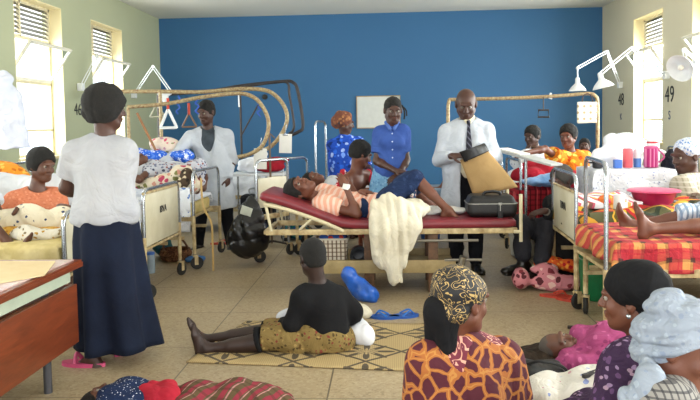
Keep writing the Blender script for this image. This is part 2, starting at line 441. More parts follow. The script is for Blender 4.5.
def window(n, side, y):
    s = -1 if side == 'left' else 1; xi = XL if s < 0 else XR
    xf = xi + s * .17; y1 = y + WW
    w = MB()
    t = .045
    for (a, b) in (((y, WZ0), (y + t, WZ1)), ((y1 - t, WZ0), (y1, WZ1)), ((y, WZ0), (y1, WZ0 + t)), ((y, WZ1 - t), (y1, WZ1)),
                   ((y, 2.42), (y1, 2.47)), ((y, 1.92), (y1, 1.955)), ((y, 1.36), (y1, 1.39)), ((y + .39, 2.45), (y + .42, WZ1))):
        w.bb((xf - .02, a[0], a[1]), (xf + .02, b[0], b[1]), .004)
    root = struct(w.build('window_%d' % n, M_FRAME, smooth=True))
    rv = MB()
    for (a, b) in (((y, WZ0), (y + .012, WZ1)), ((y1 - .012, WZ0), (y1, WZ1)), ((y, WZ1 - .012), (y1, WZ1))):
        rv.bb((xi + s * .001, a[0], a[1]), (xf, b[0], b[1]))
    rv.build('reveal', M_LITCREAM, root)  # thin lining added over the wall to carry the light-warmed cream tone
    MB().bb((xi - s * .03, y - .03, WZ0 - .02), (xf, y1 + .03, WZ0 + .015), .006).build('sill', M_LITCREAM, root)
    lv = MB()
    for yy0, yy1 in ((y + .05, y + .385), (y + .425, y1 - .05)):
        for k in range(7):
            z = 2.49 + k * .052
            lv.box((xf, (yy0 + yy1) / 2, z + .02), (.006, yy1 - yy0, .062), (0, s * .75, 0))
    lv.build('louvre_blades', M_LOUV, root)
    MB().bb((xf - .003, y + t, 1.955), (xf + .003, y1 - t, 1.957)).build('pane_seal', M_FRAME, root) if False else None
    MB().bb((xf - .003, y + t, WZ0 + t), (xf + .003, y1 - t, 1.92)).build('pane', M_GLASS, root)
    # opening light, hinged at its foot and tipped into the room
    th = math.radians(36); h = .5
    R = Matrix.Rotation(-s * th, 3, 'Y')
    mb = MB()
    def q(a, b, yy): return R @ Vector((0, 0, (a + b) / 2)) + Vector((xf - s * .02, yy, 1.96))
    for yy in (y + .075, y1 - .075): mb.box(q(0, h, yy), (.025, .035, h), R)
    for zz in (0.015, h - .015): mb.box(R @ Vector((0, 0, zz)) + Vector((xf - s * .02, (y + y1) / 2, 1.96)), (.025, WW - .15, .035), R)
    fo = mb.build('opening_light', plain('white_casement_paint', 'dcd9cc', .5), root)
    MB().box(q(0, h, (y + y1) / 2), (.004, WW - .2, h - .05), R).build('opening_pane', M_GLASS, fo)
    st = MB(); top = R @ Vector((0, 0, h)) + Vector((xf - s * .02, y + .1, 1.96))
    for yy in (y + .09, y1 - .09):
        st.tube([(top.x, yy, top.z), (xf, yy, 2.42)], .006, 6)
    st.build('stay_rod', M_FRAME, root)
for i, (sd, y) in enumerate(WINS): window(i + 1, sd, y)
M_BLACKP = plain('black_lettering_paint', '1c1c1c', .6)
def wall_number(s, px, py, right_wall, size, label, sub=None, dz=.27):
    x = XR - .004 if right_wall else XL + .004
    r = ray(px, py); t = x / r.x; loc = Vector((x, r.y * t, CAMH + r.z * t))
    right = (0, -1, 0) if right_wall else (0, 1, 0)
    t0 = thing('bed_number', label, 'number', loc, 'bed numbers painted on the walls')
    text('digits', s, size, loc, right, (0, 0, 1), M_BLACKP, t0)
    if sub: text('letter', sub, size * .55, loc - Vector((0, 0, dz)), right, (0, 0, 1), plain('grey_blue_lettering', '4f5a78', .6), t0)
wall_number('46', 78, 110, False, .22, 'black number 46 painted on the left wall')
wall_number('48', 621, 100, True, .27, 'black number 48 painted on the right wall with a letter under it', 'K')
wall_number('49', 669.5, 95, True, .30, 'black number 49 painted on the right wall between two windows', 'S')
# notice board on blue wall
c0 = P(357, 97, YB); c1 = P(400, 127, YB)
t = thing('notice_board', 'white notice board with a thin wooden rim on the blue wall', 'board', ((c0.x + c1.x) / 2, YB - .02, (c0.z + c1.z) / 2))
MB().bb((c0.x, YB - .02, c1.z), (c1.x, YB - .001, c0.z)).build('white_panel', plain('white_board', 'c9ccc9', .5, var=.04), t)
rm = MB()
for a, b in (((c0.x, c0.z), (c1.x, c0.z + .015)), ((c0.x, c1.z - .015), (c1.x, c1.z)), ((c0.x - .012, c1.z - .015), (c0.x, c0.z + .015)), ((c1.x, c1.z - .015), (c1.x + .012, c0.z + .015))):
    rm.bb((a[0], YB - .035, a[1]), (b[0], YB, b[1]))
rm.build('rim', plain('tan_wood_rim', 'a08a5c', .5), t)
p = P(265, 97, YB)
prop(MB().lathe([(.035, 0), (.05, .01), (.045, .035), (.02, .04)], (p.x, YB - .002, p.z), 16, (0, -1, 0)).build('wall_hook', plain('dark_iron', '2a2622', .5, .4)), 'small dark round fitting on the blue wall above the hoops', 'fitting')
# ------------------------------------------------------------------ beds and ward furniture
M_CHROME = plain('worn_chrome', 'b4bac0', .25, .9, var=.12, vscale=20)
M_IRON = plain('cream_painted_iron', 'cbb98d', .5, 0, var=.16, vscale=14, col2='8a7048')
M_PANEL = plain('cream_enamel_panel', 'cbc5ae', .45, 0, var=.08, vscale=4, col2='b8b094')
M_RUBBER = plain('black_rubber', '1d1c1b', .7)
M_WHITE = cloth('white_linen', 'c9cbd0', 'b9bdc6', .5)
M_WPRINT = spots('white_linen_small_blue_print', 'd0d3da', ['8f9cbf', 'a6adc4', '77839f'], 30, .22)
M_CREAMCL = cloth('cream_cotton', 'd6d0be', 'cac2ac', .5)
M_MATT = cloth('mattress_cream_cover', 'd8c896', 'b8a468', .3)
def arch(x0, y0, x1, y1, z0, z1, r=.09):
    a, b = Vector((x0, y0, 0)), Vector((x1, y1, 0)); d = (b - a).normalized()
    pts = [a + Vector((0, 0, z0)), a + Vector((0, 0, z1 - r))]
    for k in range(1, 6):
        t = k / 6 * PI / 2; pts.append(a + d * r * (1 - math.cos(t)) + Vector((0, 0, z1 - r + r * math.sin(t))))
    pts.append(a + d * r + Vector((0, 0, z1))); pts.append(b - d * r + Vector((0, 0, z1)))
    for k in range(1, 6):
        t = k / 6 * PI / 2; pts.append(b - d * r * (1 - math.sin(t)) + Vector((0, 0, z1 - r + r * math.cos(t))))
    pts += [b + Vector((0, 0, z1 - r)), b + Vector((0, 0, z0))]
    return pts
def caster(x, y, t, ang=0.0, z=.14):
    c = MB(); c.tube([(x, y, z + .06), (x, y, z - .01)], .014, 8)
    ca, sa = math.cos(ang), math.sin(ang)
    ax = Vector((-sa, ca, 0)); fw = Vector((ca, sa, 0)); wc = Vector((x, y, .062)) + fw * .02
    for s in (-1, 1): c.box(wc + ax * s * .022 + Vector((-.008 * ca, -.008 * sa, .03)), (.035, .004, .09), Matrix.Rotation(ang, 3, 'Z'))
    c.box(Vector((x, y, z - .012)) + fw * .008, (.045, .05, .008), Matrix.Rotation(ang, 3, 'Z'))
    o = c.build('caster', M_IRON, t)
    w = MB().lathe([(.02, -.014), (.055, -.014), (.062, -.008), (.062, .008), (.055, .014), (.02, .014)], wc, 20, ax)
    w.build('wheel', M_RUBBER, o)
    return o
def bed(label, xf0, y0, xf1, y1, xh, ztop, pz0, pz1, writing=None, leg0=.14, posts=None, chrome=True, panel=True, deck=.5, hoop=True):
    """foot frame runs from (xf0,y0) near to (xf1,y1) far; head at x = xh against the wall"""
    s = 1 if xh > xf0 else -1
    t = thing('hospital_bed', label, 'bed', ((xf0 + xh) / 2, (y0 + y1) / 2, 0), 'hospital beds along the side walls')
    MB().tube(arch(xf0, y0, xf1, y1, leg0, ztop), .014, 10).build('foot_frame', M_CHROME if chrome else M_IRON, t)
    MB().tube(arch(xh, y0, xh, y1, leg0, ztop + .08), .014, 10).build('head_frame', M_CHROME, t)
    d = Vector((xf1 - xf0, y1 - y0, 0)); L = d.length; d.normalize(); ang = math.atan2(d.y, d.x) - PI / 2
    mid = Vector(((xf0 + xf1) / 2, (y0 + y1) / 2, 0))
    R = Matrix.Rotation(ang, 3, 'Z')
    if panel:
        MB().box(mid + Vector((0, 0, (pz0 + pz1) / 2)), (.012, L - .06, pz1 - pz0), R, .004).build('foot_panel', M_PANEL, t)
        MB().box(mid + Vector((0, 0, (pz0 + pz1) / 2)), (.004, 0.001, 0.001), R)
        pr = MB()
        for z in (pz0 - .02, pz1 + .012): pr.tube([Vector((xf0, y0, z)), Vector((xf1, y1, z))], .011, 8)
        pr.build('cross_bar', M_IRON, t)
        if writing:
            n = R @ Vector((-s, 0, 0))
            right = Vector((0, 0, 1)).cross(n)
            text('panel_lettering', writing, .085, mid + n * .009 + right * -.0 + Vector((0, 0, pz0 + (pz1 - pz0) * .62)), right, (0, 0, 1), M_BLACKP, t)
    for yy, xx in ((y0, xf0), (y1, xf1)):
        MB().bb((xx, yy - .015, deck - .05), (xh, yy + .015, deck), .004).build('side_rail', M_IRON, t)
    MB().bb((min(xf0, xh) + .03, y0 + .02, deck - .035), (max(xf0, xh) - .03, y1 - .02, deck - .015)).build('spring_deck', M_IRON, t)
    lf = MB()
    lf.box((xf0 + s * .45, (y0 + y1) / 2, .33), (.04, y1 - y0, .03), None, .004)
    lf.bb((xf0 + s * .1, y0 - .0, .29), (xh - s * .1, y0 + .03, .32), .004); lf.bb((xf0 + s * .1, y1 - .03, .29), (xh - s * .1, y1, .32), .004)
    for xx, yy in ((xf0, y0), (xf1, y1), (xh, y0), (xh, y1)): lf.tube([(xx, yy, deck), (xx, yy, .15)], .018, 8)
    lf.build('under_frame', M_IRON, t)
    for xx, yy, a in ((xf0, y0, .5), (xf1, y1, 1.2), (xh, y0, .2), (xh, y1, -.4)): caster(xx, yy, t, a)
    return t
def mattress(label, x0, x1, y0, y1, z0=.5, z1=.63, m=None):
    o = sdf('mattress', [rbox(((x0 + x1) / 2, (y0 + y1) / 2, (z0 + z1) / 2), (abs(x1 - x0), y1 - y0, z1 - z0), None, .035)], m or M_MATT, None, .016, .004, 8, org=((x0 + x1) / 2, (y0 + y1) / 2, z0))
    return prop(o, label, 'mattress', 'mattresses on the hospital beds')
def vn(x, y, sd, f):
    return (math.sin(x * f + sd) * math.cos(y * f * 1.13 + sd * 2.1) + .5 * math.sin(x * f * 2.3 + y * f * 1.7 + sd * 3.3) + .35 * math.sin(y * f * 3.1 - x * f * 2.2 + sd))
def drape(name, label, cat, m, x0, x1, y0, y1, z, dx0=0, dx1=0, dy0=0, dy1=0, amp=.012, f=6.0, sd=1.0, group=None, parent=None, hump=None, thick=.008, nu=70, nv=50):
    W, H = (dx0 + (x1 - x0) + dx1), (dy0 + (y1 - y0) + dy1)
    def fn(u, v):
        a = x0 - dx0 + u * W; b = y0 - dy0 + v * H; zz = z; x, y = a, b; out = 0
        if a < x0: zz -= (x0 - a); x = x0 - .012 - .02 * math.sin(b * 16 + sd) * min(1, (x0 - a) / .1); out = 1
        if a > x1: zz -= (a - x1); x = x1 + .012 + .02 * math.sin(b * 16 + sd) * min(1, (a - x1) / .1); out = 1
        if b < y0: zz = min(zz, z - (y0 - b)); y = y0 - .012 - .02 * math.sin(a * 15 + sd) * min(1, (y0 - b) / .1); out = 1
        if b > y1: zz = min(zz, z - (b - y1)); y = y1 + .012; out = 1
        if not out:
            e = min(1, (x - x0) / .05, (x1 - x) / .05, (y - y0) / .05, (y1 - y) / .05)
            zz += amp * (vn(x, y, sd, f) + 1.0) * .6 * max(0, e)
            if hump: zz += hump(x, y)
        return (x, y, zz)
    o = MB().grid(fn, nu, nv).build(name, m, parent, True, None if parent else (x0, y0, z), thick, angle=3)
    return prop(o, label, cat, group) if not parent else o
def pile(name, label, cat, m, els, wr=.012, wf=22, res=.012, seed=0, group=None, parent=None, k=.04, floor=None, org=None):
    pr = []
    for e in els:
        c, r = e[0], e[1]; R = Euler(e[2]).to_matrix() if len(e) > 2 else None
        pr.append(ell(c, r, R, k))
    if floor is not None: pr.append(half((0, 0, floor), (0, 0, -1)))
    o = sdf(name, pr, m, parent, res, wr, wf, seed, org=None if parent else (els[0][0][0], els[0][0][1], floor if floor is not None else els[0][0][2]))
    return prop(o, label, cat, group) if not parent else o
# ---- left row
bed('cream and chrome hospital bed beside the wooden desk, cream sheet hanging at its side', -2.07, 4.2, -2.07, 5.0, -3.92, .84, .45, .80)
mattress('cream mattress on the bed beside the wooden desk', -2.11, -3.86, 4.22, 4.98)
bed('hospital bed with a plain cream foot panel right of the standing woman', -1.95, 5.3, -1.94, 6.18, -3.92, .88, .42, .84, 'I8VA')
mattress('mattress of the bed whose foot panel stands right of the woman in white', -1.99, -3.86, 5.32, 6.16)
bed('hospital bed with an open chrome foot rail in front of the young man in white', -1.88, 6.45, -1.84, 7.3, -3.92, .95, .5, .85, panel=False, deck=.52)
mattress('mattress of the bed with the open chrome foot rail', -1.93, -3.86, 6.47, 7.28)
bed('far left hospital bed under the traction hoops', -1.55, 8.6, -1.5, 9.45, -3.92, .95, .44, .85)
mattress('mattress of the far bed under the traction hoops', -1.62, -3.86, 8.62, 9.42)
# ---- right row
bed('hospital bed with a foot rail, red tartan blanket and a patient with bare feet', 1.27, 4.02, 1.39, 4.85, 3.6, 1.12, .5, .8, panel=False)
mattress('mattress under the red tartan blanket', 1.36, 3.55, 4.04, 4.83)
bed('hospital bed with a square cream foot panel beside the red tartan bed', 1.36, 4.98, 1.40, 5.82, 3.6, .98, .5, .84, 'TBVA')
mattress('mattress of the bed with the green and red striped blanket', 1.42, 3.55, 5.0, 5.8)
bed('chrome ended hospital bed behind the black case on the stretcher', 1.28, 6.6, 1.28, 7.4, 3.6, 1.0, .45, .8, panel=False)
mattress('mattress of the bed behind the stretcher foot', 1.3, 3.55, 6.62, 7.38)
bed('far right hospital bed under the traction beam with the hanging calendar', 1.35, 8.1, 1.35, 8.95, 3.6, .95, .45, .8, panel=False)
mattress('mattress of the far right bed by the blue wall', 1.4, 3.55, 8.12, 8.93)
# ---- loose chrome end frames in the middle
def end_frame(label, a, b, z, z0=0.1, panel=None):
    t = thing('bed_end_frame', label, 'frame', ((a[0] + b[0]) / 2, (a[1] + b[1]) / 2, 0), 'chrome end frames in the middle of the ward')
    MB().tube(arch(a[0], a[1], b[0], b[1], z0, z, .07), .015, 10).build('chrome_arch', M_CHROME, t)
    d = Vector((b[0] - a[0], b[1] - a[1], 0)); L = d.length; ang = math.atan2(d.y, d.x); m_ = Vector(((a[0] + b[0]) / 2, (a[1] + b[1]) / 2, 0))
    if panel: MB().box(m_ + Vector((0, 0, sum(panel) / 2)), (L - .05, .012, panel[1] - panel[0]), Matrix.Rotation(ang, 3, 'Z'), .003).build('end_panel', M_PANEL, t)
    MB().box(m_ + Vector((0, 0, .45)), (L, .03, .05), Matrix.Rotation(ang, 3, 'Z'), .003).build('cross_bar', M_IRON, t)
    caster(a[0], a[1], t, .3); caster(b[0], b[1], t, 1.0)
    return t
end_frame('chrome bed end with a cream panel behind the stretcher head', (-1.32, 6.75), (-1.06, 7.15), 1.03, .12, (.55, .85))
end_frame('low chrome bed end further back beside the white clipboard', (-1.24, 8.0), (-.98, 8.25), .99)
end_frame('tall narrow chrome bed end against the blue wall', (-.95, 9.0), (-.84, 9.3), 1.43)
# ---- wooden desk, lower left
M_DESK = None
def wood(name, c1, c2, scale=3, rough=.35, ax='X'):
    if name in MATS: return MATS[name]
    m, nt, b = nmat(name); v = texco(nt, (scale, scale, scale * 7) if ax == 'H' else (scale * 6, scale * .8, scale * 6))
    n = noise(nt, v, 2.2, 6, .6, 1.2); r = ramp(nt, [(.3, c1), (.7, c2)]); nt.links.new(n, r.inputs[0])
    nt.links.new(r.outputs[0], b.inputs['Base Color']); b.inputs['Roughness'].default_value = rough; bump(nt, b, n, .06, .01)
    MATS[name] = m; return m
M_BROWN = wood('red_brown_varnished_wood', '5e2a15', '7c3a1e', 2, .32)
M_LAM = plain('pinkish_worn_laminate', 'c9b3ae', .25, var=.1, vscale=5, col2='b08f88')
t = thing('wooden_desk', 'red-brown wooden desk with a worn pinkish top, lower left corner', 'desk', (-2.1, 2.6, 0))
X1, Y1 = -1.73, 3.62
MB().bb((-2.9, 1.2, .635), (X1 + .03, Y1 + .03, .655), .003).bb((-2.9, 1.2, .615), (X1 + .035, Y1 + .035, .642), .004).build('desk_top', [M_BROWN], t)
MB().bb((-2.88, 1.2, .652), (X1 + .0, Y1, .66), .002).build('laminate_sheet', M_LAM, t)
MB().bb((X1 - .03, 1.2, .54), (X1 - .015, Y1 - .02, .615)).bb((-2.8, Y1 - .05, .54), (X1 - .03, Y1 - .03, .615)).build('green_apron', plain('pale_green_board', 'a9b3a0', .4, var=.06), t)
MB().bb((X1 - .02, 1.2, .2), (X1 + .012, Y1, .525), .004).bb((-2.85, Y1 - .02, .2), (X1 - .02, Y1, .525), .004).build('side_board', M_BROWN, t)
for y, x in ((3.4, X1 - .06), (1.5, X1 - .06), (3.4, -2.75), (1.5, -2.75)): MB().tube([(x, y, .62), (x, y, 0)], .022, 10).build('leg', plain('grey_steel_leg', '55555a', .4, .6), t)
en = MB(); poly = [(-2.45, 2.62), (-1.83, 3.02), (-1.68, 3.2), (-1.80, 3.55), (-2.5, 3.58)]
en.prism(poly, .004, (0, 0, .662)); prop(en.build('manila_envelope', cloth('manila_paper', 'd3bf98', 'c9b38a', .1), org=(-2.1, 3.1, .662)), 'manila envelope lying on the desk top', 'envelope')
# ---- stretcher
M_RED = plain('dark_red_vinyl', '7d2530', .38, var=.15, vscale=5, bmp=.1, bscale=30)
t = thing('stretcher', 'low patient stretcher with a dark red pad, raised head and cream frame', 'stretcher', (0, 5.75, 0))
YN, YFS = 5.45, 6.05
prof = [(-1.03, .845), (-.86, .80), (-.62, .715), (-.42, .635), (-.30, .607), (0, .60), (.5, .60), (1.02, .60)]
def pad_rings():
    path = smooth_path([(x, 0, z) for x, z in prof], 5); rings = []
    for i, p_ in enumerate(path):
        a = path[max(0, i - 1)]; b = path[min(len(path) - 1, i + 1)]; tg = (b - a).normalized(); nrm = Vector((-tg.z, 0, tg.x))
        if nrm.z < 0: nrm = -nrm
        e = .0 if 0 < i < len(path) - 1 else .012; ring = []
        hw, th = (YFS - YN) / 2 - e, .04 - e; cy = (YN + YFS) / 2
        for k in range(20):
            an = 2 * PI * k / 20; cx_, cz_ = math.cos(an), math.sin(an)
            sx = math.copysign(abs(cx_) ** .22, cx_); sz = math.copysign(abs(cz_) ** .45, cz_)
            ring.append(p_ + Vector((0, cy + hw * sx, 0)) + nrm * (th * sz - .038))
        rings.append(ring)
    return rings
MB().loft(pad_rings()).build('pad', M_RED, t, angle=2)
fr = MB()
for y in (YN + .03, YFS - .03):
    fr.bb((-1.0, y - .02, .485), (1.03, y + .02, .53), .005)
for x in (-1.0, -.35, .3, 1.0): fr.bb((x - .02, YN + .03, .49), (x + .02, YFS - .03, .52), .004)
fr.build('main_frame', M_IRON, t)
bf = MB()
for y in (YN - .0, YFS + .0): bf.tube(smooth_path([(-1.0, y, .74), (-.8, y, .69), (-.55, y, .60), (-.36, y, .515)], 5), .016, 8)
bf.tube([(-1.0, YN, .74), (-1.0, YFS, .74)], .016, 8)
bf.tube([(-.99, YN, .73), (-.95, YN, .52)], .012, 8).tube([(-.99, YFS, .73), (-.95, YFS, .52)], .012, 8).tube([(-.62, YN, .62), (-.72, YN, .53)], .01, 8)
bf.build('backrest_frame', plain('cream_enamel_tube', 'cfc4a2', .4), t)
M_LEGW = plain('brown_rusty_wood', '6a4a30', .6, var=.25, vscale=18)
for x in (-.16, .36):
    for y in (YN + .08, YFS - .08):
        MB().bb((x - .04, y - .03, 0), (x + .04, y + .03, .49), .005).build('leg', M_LEGW, t)
sh = MB()
for y in (YN + .045, YFS - .045): sh.bb((-.66, y - .02, .165), (.54, y + .02, .27), .004)
sh.bb((-.66, YN + .06, .2), (.54, YFS - .06, .215)); sh.build('lower_shelf', plain('tan_shelf_board', 'a89468', .55, var=.15, vscale=8, col2='8a7850'), t)
MB().tube([(-.03, YN + .02, .43), (.72, YN + .02, .43)], .012, 8).tube([(.56, YN + .04, .15), (.60, YN + .02, .30)], .03, 8).tube([(.45, YN + .03, .27), (.75, YN + .03, .27)], .012, 8).build('crank', plain('grey_crank_iron', '8c877c', .4, .6), t)
for y in (YN, YFS): MB().tube([(1.055, y, .42), (1.055, y, .80)], .014, 8).tube([(1.0, y, .5), (1.055, y, .5)], .014, 8).build('foot_post', plain('cream_enamel_tube', 'cfc4a2', .4), t)
# ---- overbed table
t = thing('overbed_table', 'chrome overbed table with a tilted pale top and papers', 'table', (1.25, 6.3, 0))
a, b = P(497, 149, 6.45), P(557, 165, 5.95)
d = (b - a).normalized(); R = basis(d, (0, 0, 1))
MB().box((a + b) / 2, ((b - a).length, .17, .02), R, .005).build('table_top', plain('pale_laminate', 'aeb0ae', .35), t)
mid = (a + b) / 2
MB().tube([(mid.x, mid.y, mid.z - .02), (mid.x, mid.y, .08)], .014, 10).build('post', M_CHROME, t)
MB().bb((mid.x - .03, mid.y - .2, .04), (mid.x + .03, mid.y + .2, .07), .005).bb((mid.x - .02, mid.y - .02, .04), (mid.x + .45, mid.y + .02, .07), .005).build('base', M_IRON, t)
pp = lerp(a, b, .3) + Vector((0, 0, .02))
prop(MB().box(pp, (.26, .14, .012), R).build('paper_stack', plain('white_paper', 'e4e2dc', .7, var=.03), org=pp), 'loose white papers on the tilted overbed table', 'papers')
# ---- locker with white printed cloth
t = thing('bedside_locker', 'white bedside locker covered with a white cloth of small blue print', 'locker', (2.12, 6.22, 0))
MB().bb((1.8, 5.97, .05), (2.44, 6.48, .93), .01).build('cabinet', plain('white_locker_paint', 'dcdcd8', .5), t)
for x in (1.83, 2.41):
    for y in (6.0, 6.45): MB().tube([(x, y, .06), (x, y, 0)], .015, 8).build('leg', M_CHROME, t)
drape('printed_cloth', 'white cloth with small blue print hanging over the bedside locker', 'cloth', M_WPRINT, 1.79, 2.45, 5.955, 6.49, .945, .5, .5, .62, .1, .004, 6, 2.0)
# ---- white bed-head arch beside the flask
t = thing('chair_back', 'white plastic chair back beside the magenta flask', 'chair', (2.62, 6.65, 0))
MB().tube(smooth_path([(2.42, 6.62, .44), (2.40, 6.64, .8), (2.44, 6.66, 1.02), (2.55, 6.66, 1.08), (2.68, 6.66, 1.02), (2.72, 6.64, .8), (2.7, 6.62, .44)], 6), .02, 8).build('back_hoop', plain('white_plastic', 'eceae4', .4, var=.03), t)
MB().bb((2.4, 6.22, .42), (2.74, 6.62, .45), .01).build('seat', plain('white_plastic', 'eceae4', .4), t)
for x in (2.42, 2.72):
    for y in (6.24, 6.6): MB().tube([(x, y, .42), (x, y, 0)], .018, 8).build('leg', plain('white_plastic', 'eceae4', .4), t)
# ------------------------------------------------------------------ traction beams and hoops
M_POLE = plain('rust_speckled_pole', 'b3a67e', .45, .2, var=.3, vscale=40, col2='7d5a3c')
M_DARKP = plain('dark_brown_pipe', '3b3434', .5, .3, var=.2)
M_WIRE = plain('white_enamel', 'dde0e2', .35, var=.04)
M_STRAP = plain('red_strap', 'b8402e', .7)
M_BLUEC = plain('blue_cord', '2b57b8', .7)
def PT(l, Y): return [P(x, y, Y) for x, y in l]
def trac(label, pts, r, m, posts=(), extra=None):
    t = thing('traction_beam', label, 'traction beam', (pts[len(pts) // 2].x, pts[0].y, 0), 'traction beams over the beds')
    MB().tube(smooth_path(pts, 6), r, 10).build('beam', m, t)
    for a, b in posts: MB().tube([a, b], r * .9, 8).build('post', m, t)
    return t
l1 = PT([(128, 107), (165, 104), (200, 97.5), (235, 93.5), (250, 95.5), (260, 103), (267.5, 117), (268, 131), (262, 146), (250, 154), (238, 157)], 7.42)
t = trac('near rust-speckled traction pole curving into a hoop beside the young man', l1, .022, M_POLE, [(Vector((l1[0].x, 7.42, l1[0].z)), Vector((l1[0].x, 7.42, .55)))])
q0, q1 = P(137, 113, 7.4), P(156, 151, 7.4)
TB1 = t
MB().tube([q0, q1], .014, 8).build('brace', plain('orange_brown_rod', '9a6a42', .5), t)
l2 = PT([(118, 91.5), (160, 91.5), (200, 92), (240, 89), (264, 90), (276, 96), (285, 108), (287, 121), (281, 135), (270, 147), (258, 152)], 8.05)
trac('second traction pole ending in the larger hoop left of the paper sheet', l2, .024, M_POLE, [(l2[1], Vector((l2[1].x, 8.05, .6)))])
l3 = PT([(158, 95), (210, 91), (240, 86), (282, 81.5), (293, 82.5), (298, 92), (303, 125), (298, 132), (288, 136)], 9.9)
trac('dark traction pipe with square corners nearest the blue wall', l3, .024, M_DARKP, [(P(158, 95, 9.9), Vector((P(158, 95, 9.9).x, 9.9, .5)))])
l4 = PT([(240, 87.5), (262, 84), (286, 82), (289.5, 96), (294, 126), (289, 134)], 9.6)
trac('thin dark inner pipe inside the square cornered one', l4, .018, M_DARKP, [(P(240, 87.5, 9.6), Vector((P(240, 87.5, 9.6).x, 9.6, .5)))])
def trapeze(label, ax, ay, w, h, Y, m, strap=True, r=.014):
    s = Y / 680; tp = P(ax, ay, Y); t = thing('trapeze_handle', label, 'handle', tp, 'trapeze handles hanging from the beams')
    W, H = w * s / 2, h * s
    pts = []
    c = [tp, tp + Vector((W, 0, -H)), tp + Vector((-W, 0, -H))]
    for i in range(3):
        a, b = c[i], c[(i + 1) % 3]
        pts += [lerp(a, b, .08), lerp(a, b, .5), lerp(a, b, .92)]
    MB().tube(smooth_path(pts, 4, True), r, 8, True).build('grip', m, t)
    if strap: MB().tube([tp + Vector((0, 0, -.02)), tp + Vector((0, 0, .12))], .016, 8).build('strap', M_STRAP, t)
trapeze('white triangular trapeze handle with red strap, nearest of the three on the left', 168, 109, 17, 19, 7.42, M_WIRE, r=.016)
trapeze('dull cream trapeze handle behind the nearest white one', 157, 104, 15, 13, 8.05, plain('dull_cream_enamel', 'a9a893', .5), False, .012)
trapeze('brown triangular trapeze handle left of the young man head', 189, 113, 15, 14, 8.05, plain('brown_enamel', '7b5f4c', .5), True, .011)
for i, (x, y, h, Y) in enumerate([(178, 96, 18, 7.3), (197, 98, 16, 7.3), (259, 103, 14, 7.3)]):
    pts = [P(x + 2 * math.sin(k * 2.1 + i), y + k * h / 6, 7.42) for k in range(7)]
    MB().tube(smooth_path(pts, 4), .008, 6).build('cord', M_BLUEC, TB1)
MB().tube([P(258, 105, 7.42), P(241, 136, 7.42)], .009, 6).build('slanting_rod', M_DARKP, TB1)
MB().tube([P(238.5, 94, 7.42), P(239, 107, 7.42)], .008, 6).build('hook_rod', M_WIRE, TB1)
# right beam
l5 = PT([(448, 150), (448, 118), (449, 101.5), (456, 99.5), (500, 98.5), (540, 97), (570, 95), (588, 93.5), (595, 96), (597.5, 104), (597.5, 145)], 7.9)
trac('long traction beam on the right with the hanging calendar', l5, .021, M_POLE, [(P(448, 118, 7.9), Vector((P(448, 118, 7.9).x, 7.9, .02))), (P(597.5, 140, 7.9), Vector((P(597.5, 140, 7.9).x, 7.9, .6)))])
t = thing('trapeze_handle', 'dark rectangular trapeze handle hanging from the right beam', 'handle', P(543, 98, 7.85), 'trapeze handles hanging from the beams')
MB().tube([P(538.5, 110, 7.85), P(548.5, 110, 7.85), P(549, 117, 7.85), P(538, 117, 7.85)], .012, 8, True).build('grip', M_DARKP, t)
MB().tube([P(543.5, 97.5, 7.85), P(543.5, 110, 7.85)], .006, 6).build('strap', M_DARKP, t)
prop(MB().tube([P(551, 93, 7.9), P(549, 98, 7.9), P(552, 98.5, 7.9)], .012, 6).build('tape_knot', M_WIRE, org=P(549, 98, 7.9)), 'scrap of white tape tied on the right beam', 'tape')
def calendar_mat():
    m, nt, b = nmat('dotted_card'); v = texco(nt, (14, 14, 14)); o = sep(nt, v)
    fx = mth(nt, 'SUBTRACT', mth(nt, 'FRACT', o[0]), .5); fz = mth(nt, 'SUBTRACT', mth(nt, 'FRACT', o[2]), .5)
    d = mth(nt, 'SQRT', mth(nt, 'ADD', mth(nt, 'MULTIPLY', fx, fx), mth(nt, 'MULTIPLY', fz, fz)))
    nt.links.new(mixc(nt, mth(nt, 'LESS_THAN', d, .2), 'e4e0cf', 'b09a72'), b.inputs['Base Color']); b.inputs['Roughness'].default_value = .6; return m
t = thing('hanging_bag', 'white dotted carrier bag hanging from the end of the right beam', 'bag', P(587, 122, 7.85))
a, b = P(577, 102, 7.85), P(597, 123, 7.85)
sdf('bag_body', [rbox((a + b) / 2, (abs(b.x - a.x), .03, abs(a.z - b.z)), None, .012)], calendar_mat(), t, .01, .003)
MB().tube(smooth_path(PT([(582, 102), (584, 95), (590, 94.5), (593, 102)], 7.85), 6), .006, 6).build('strap', plain('dark_strap', '4b3a3a', .7), t)
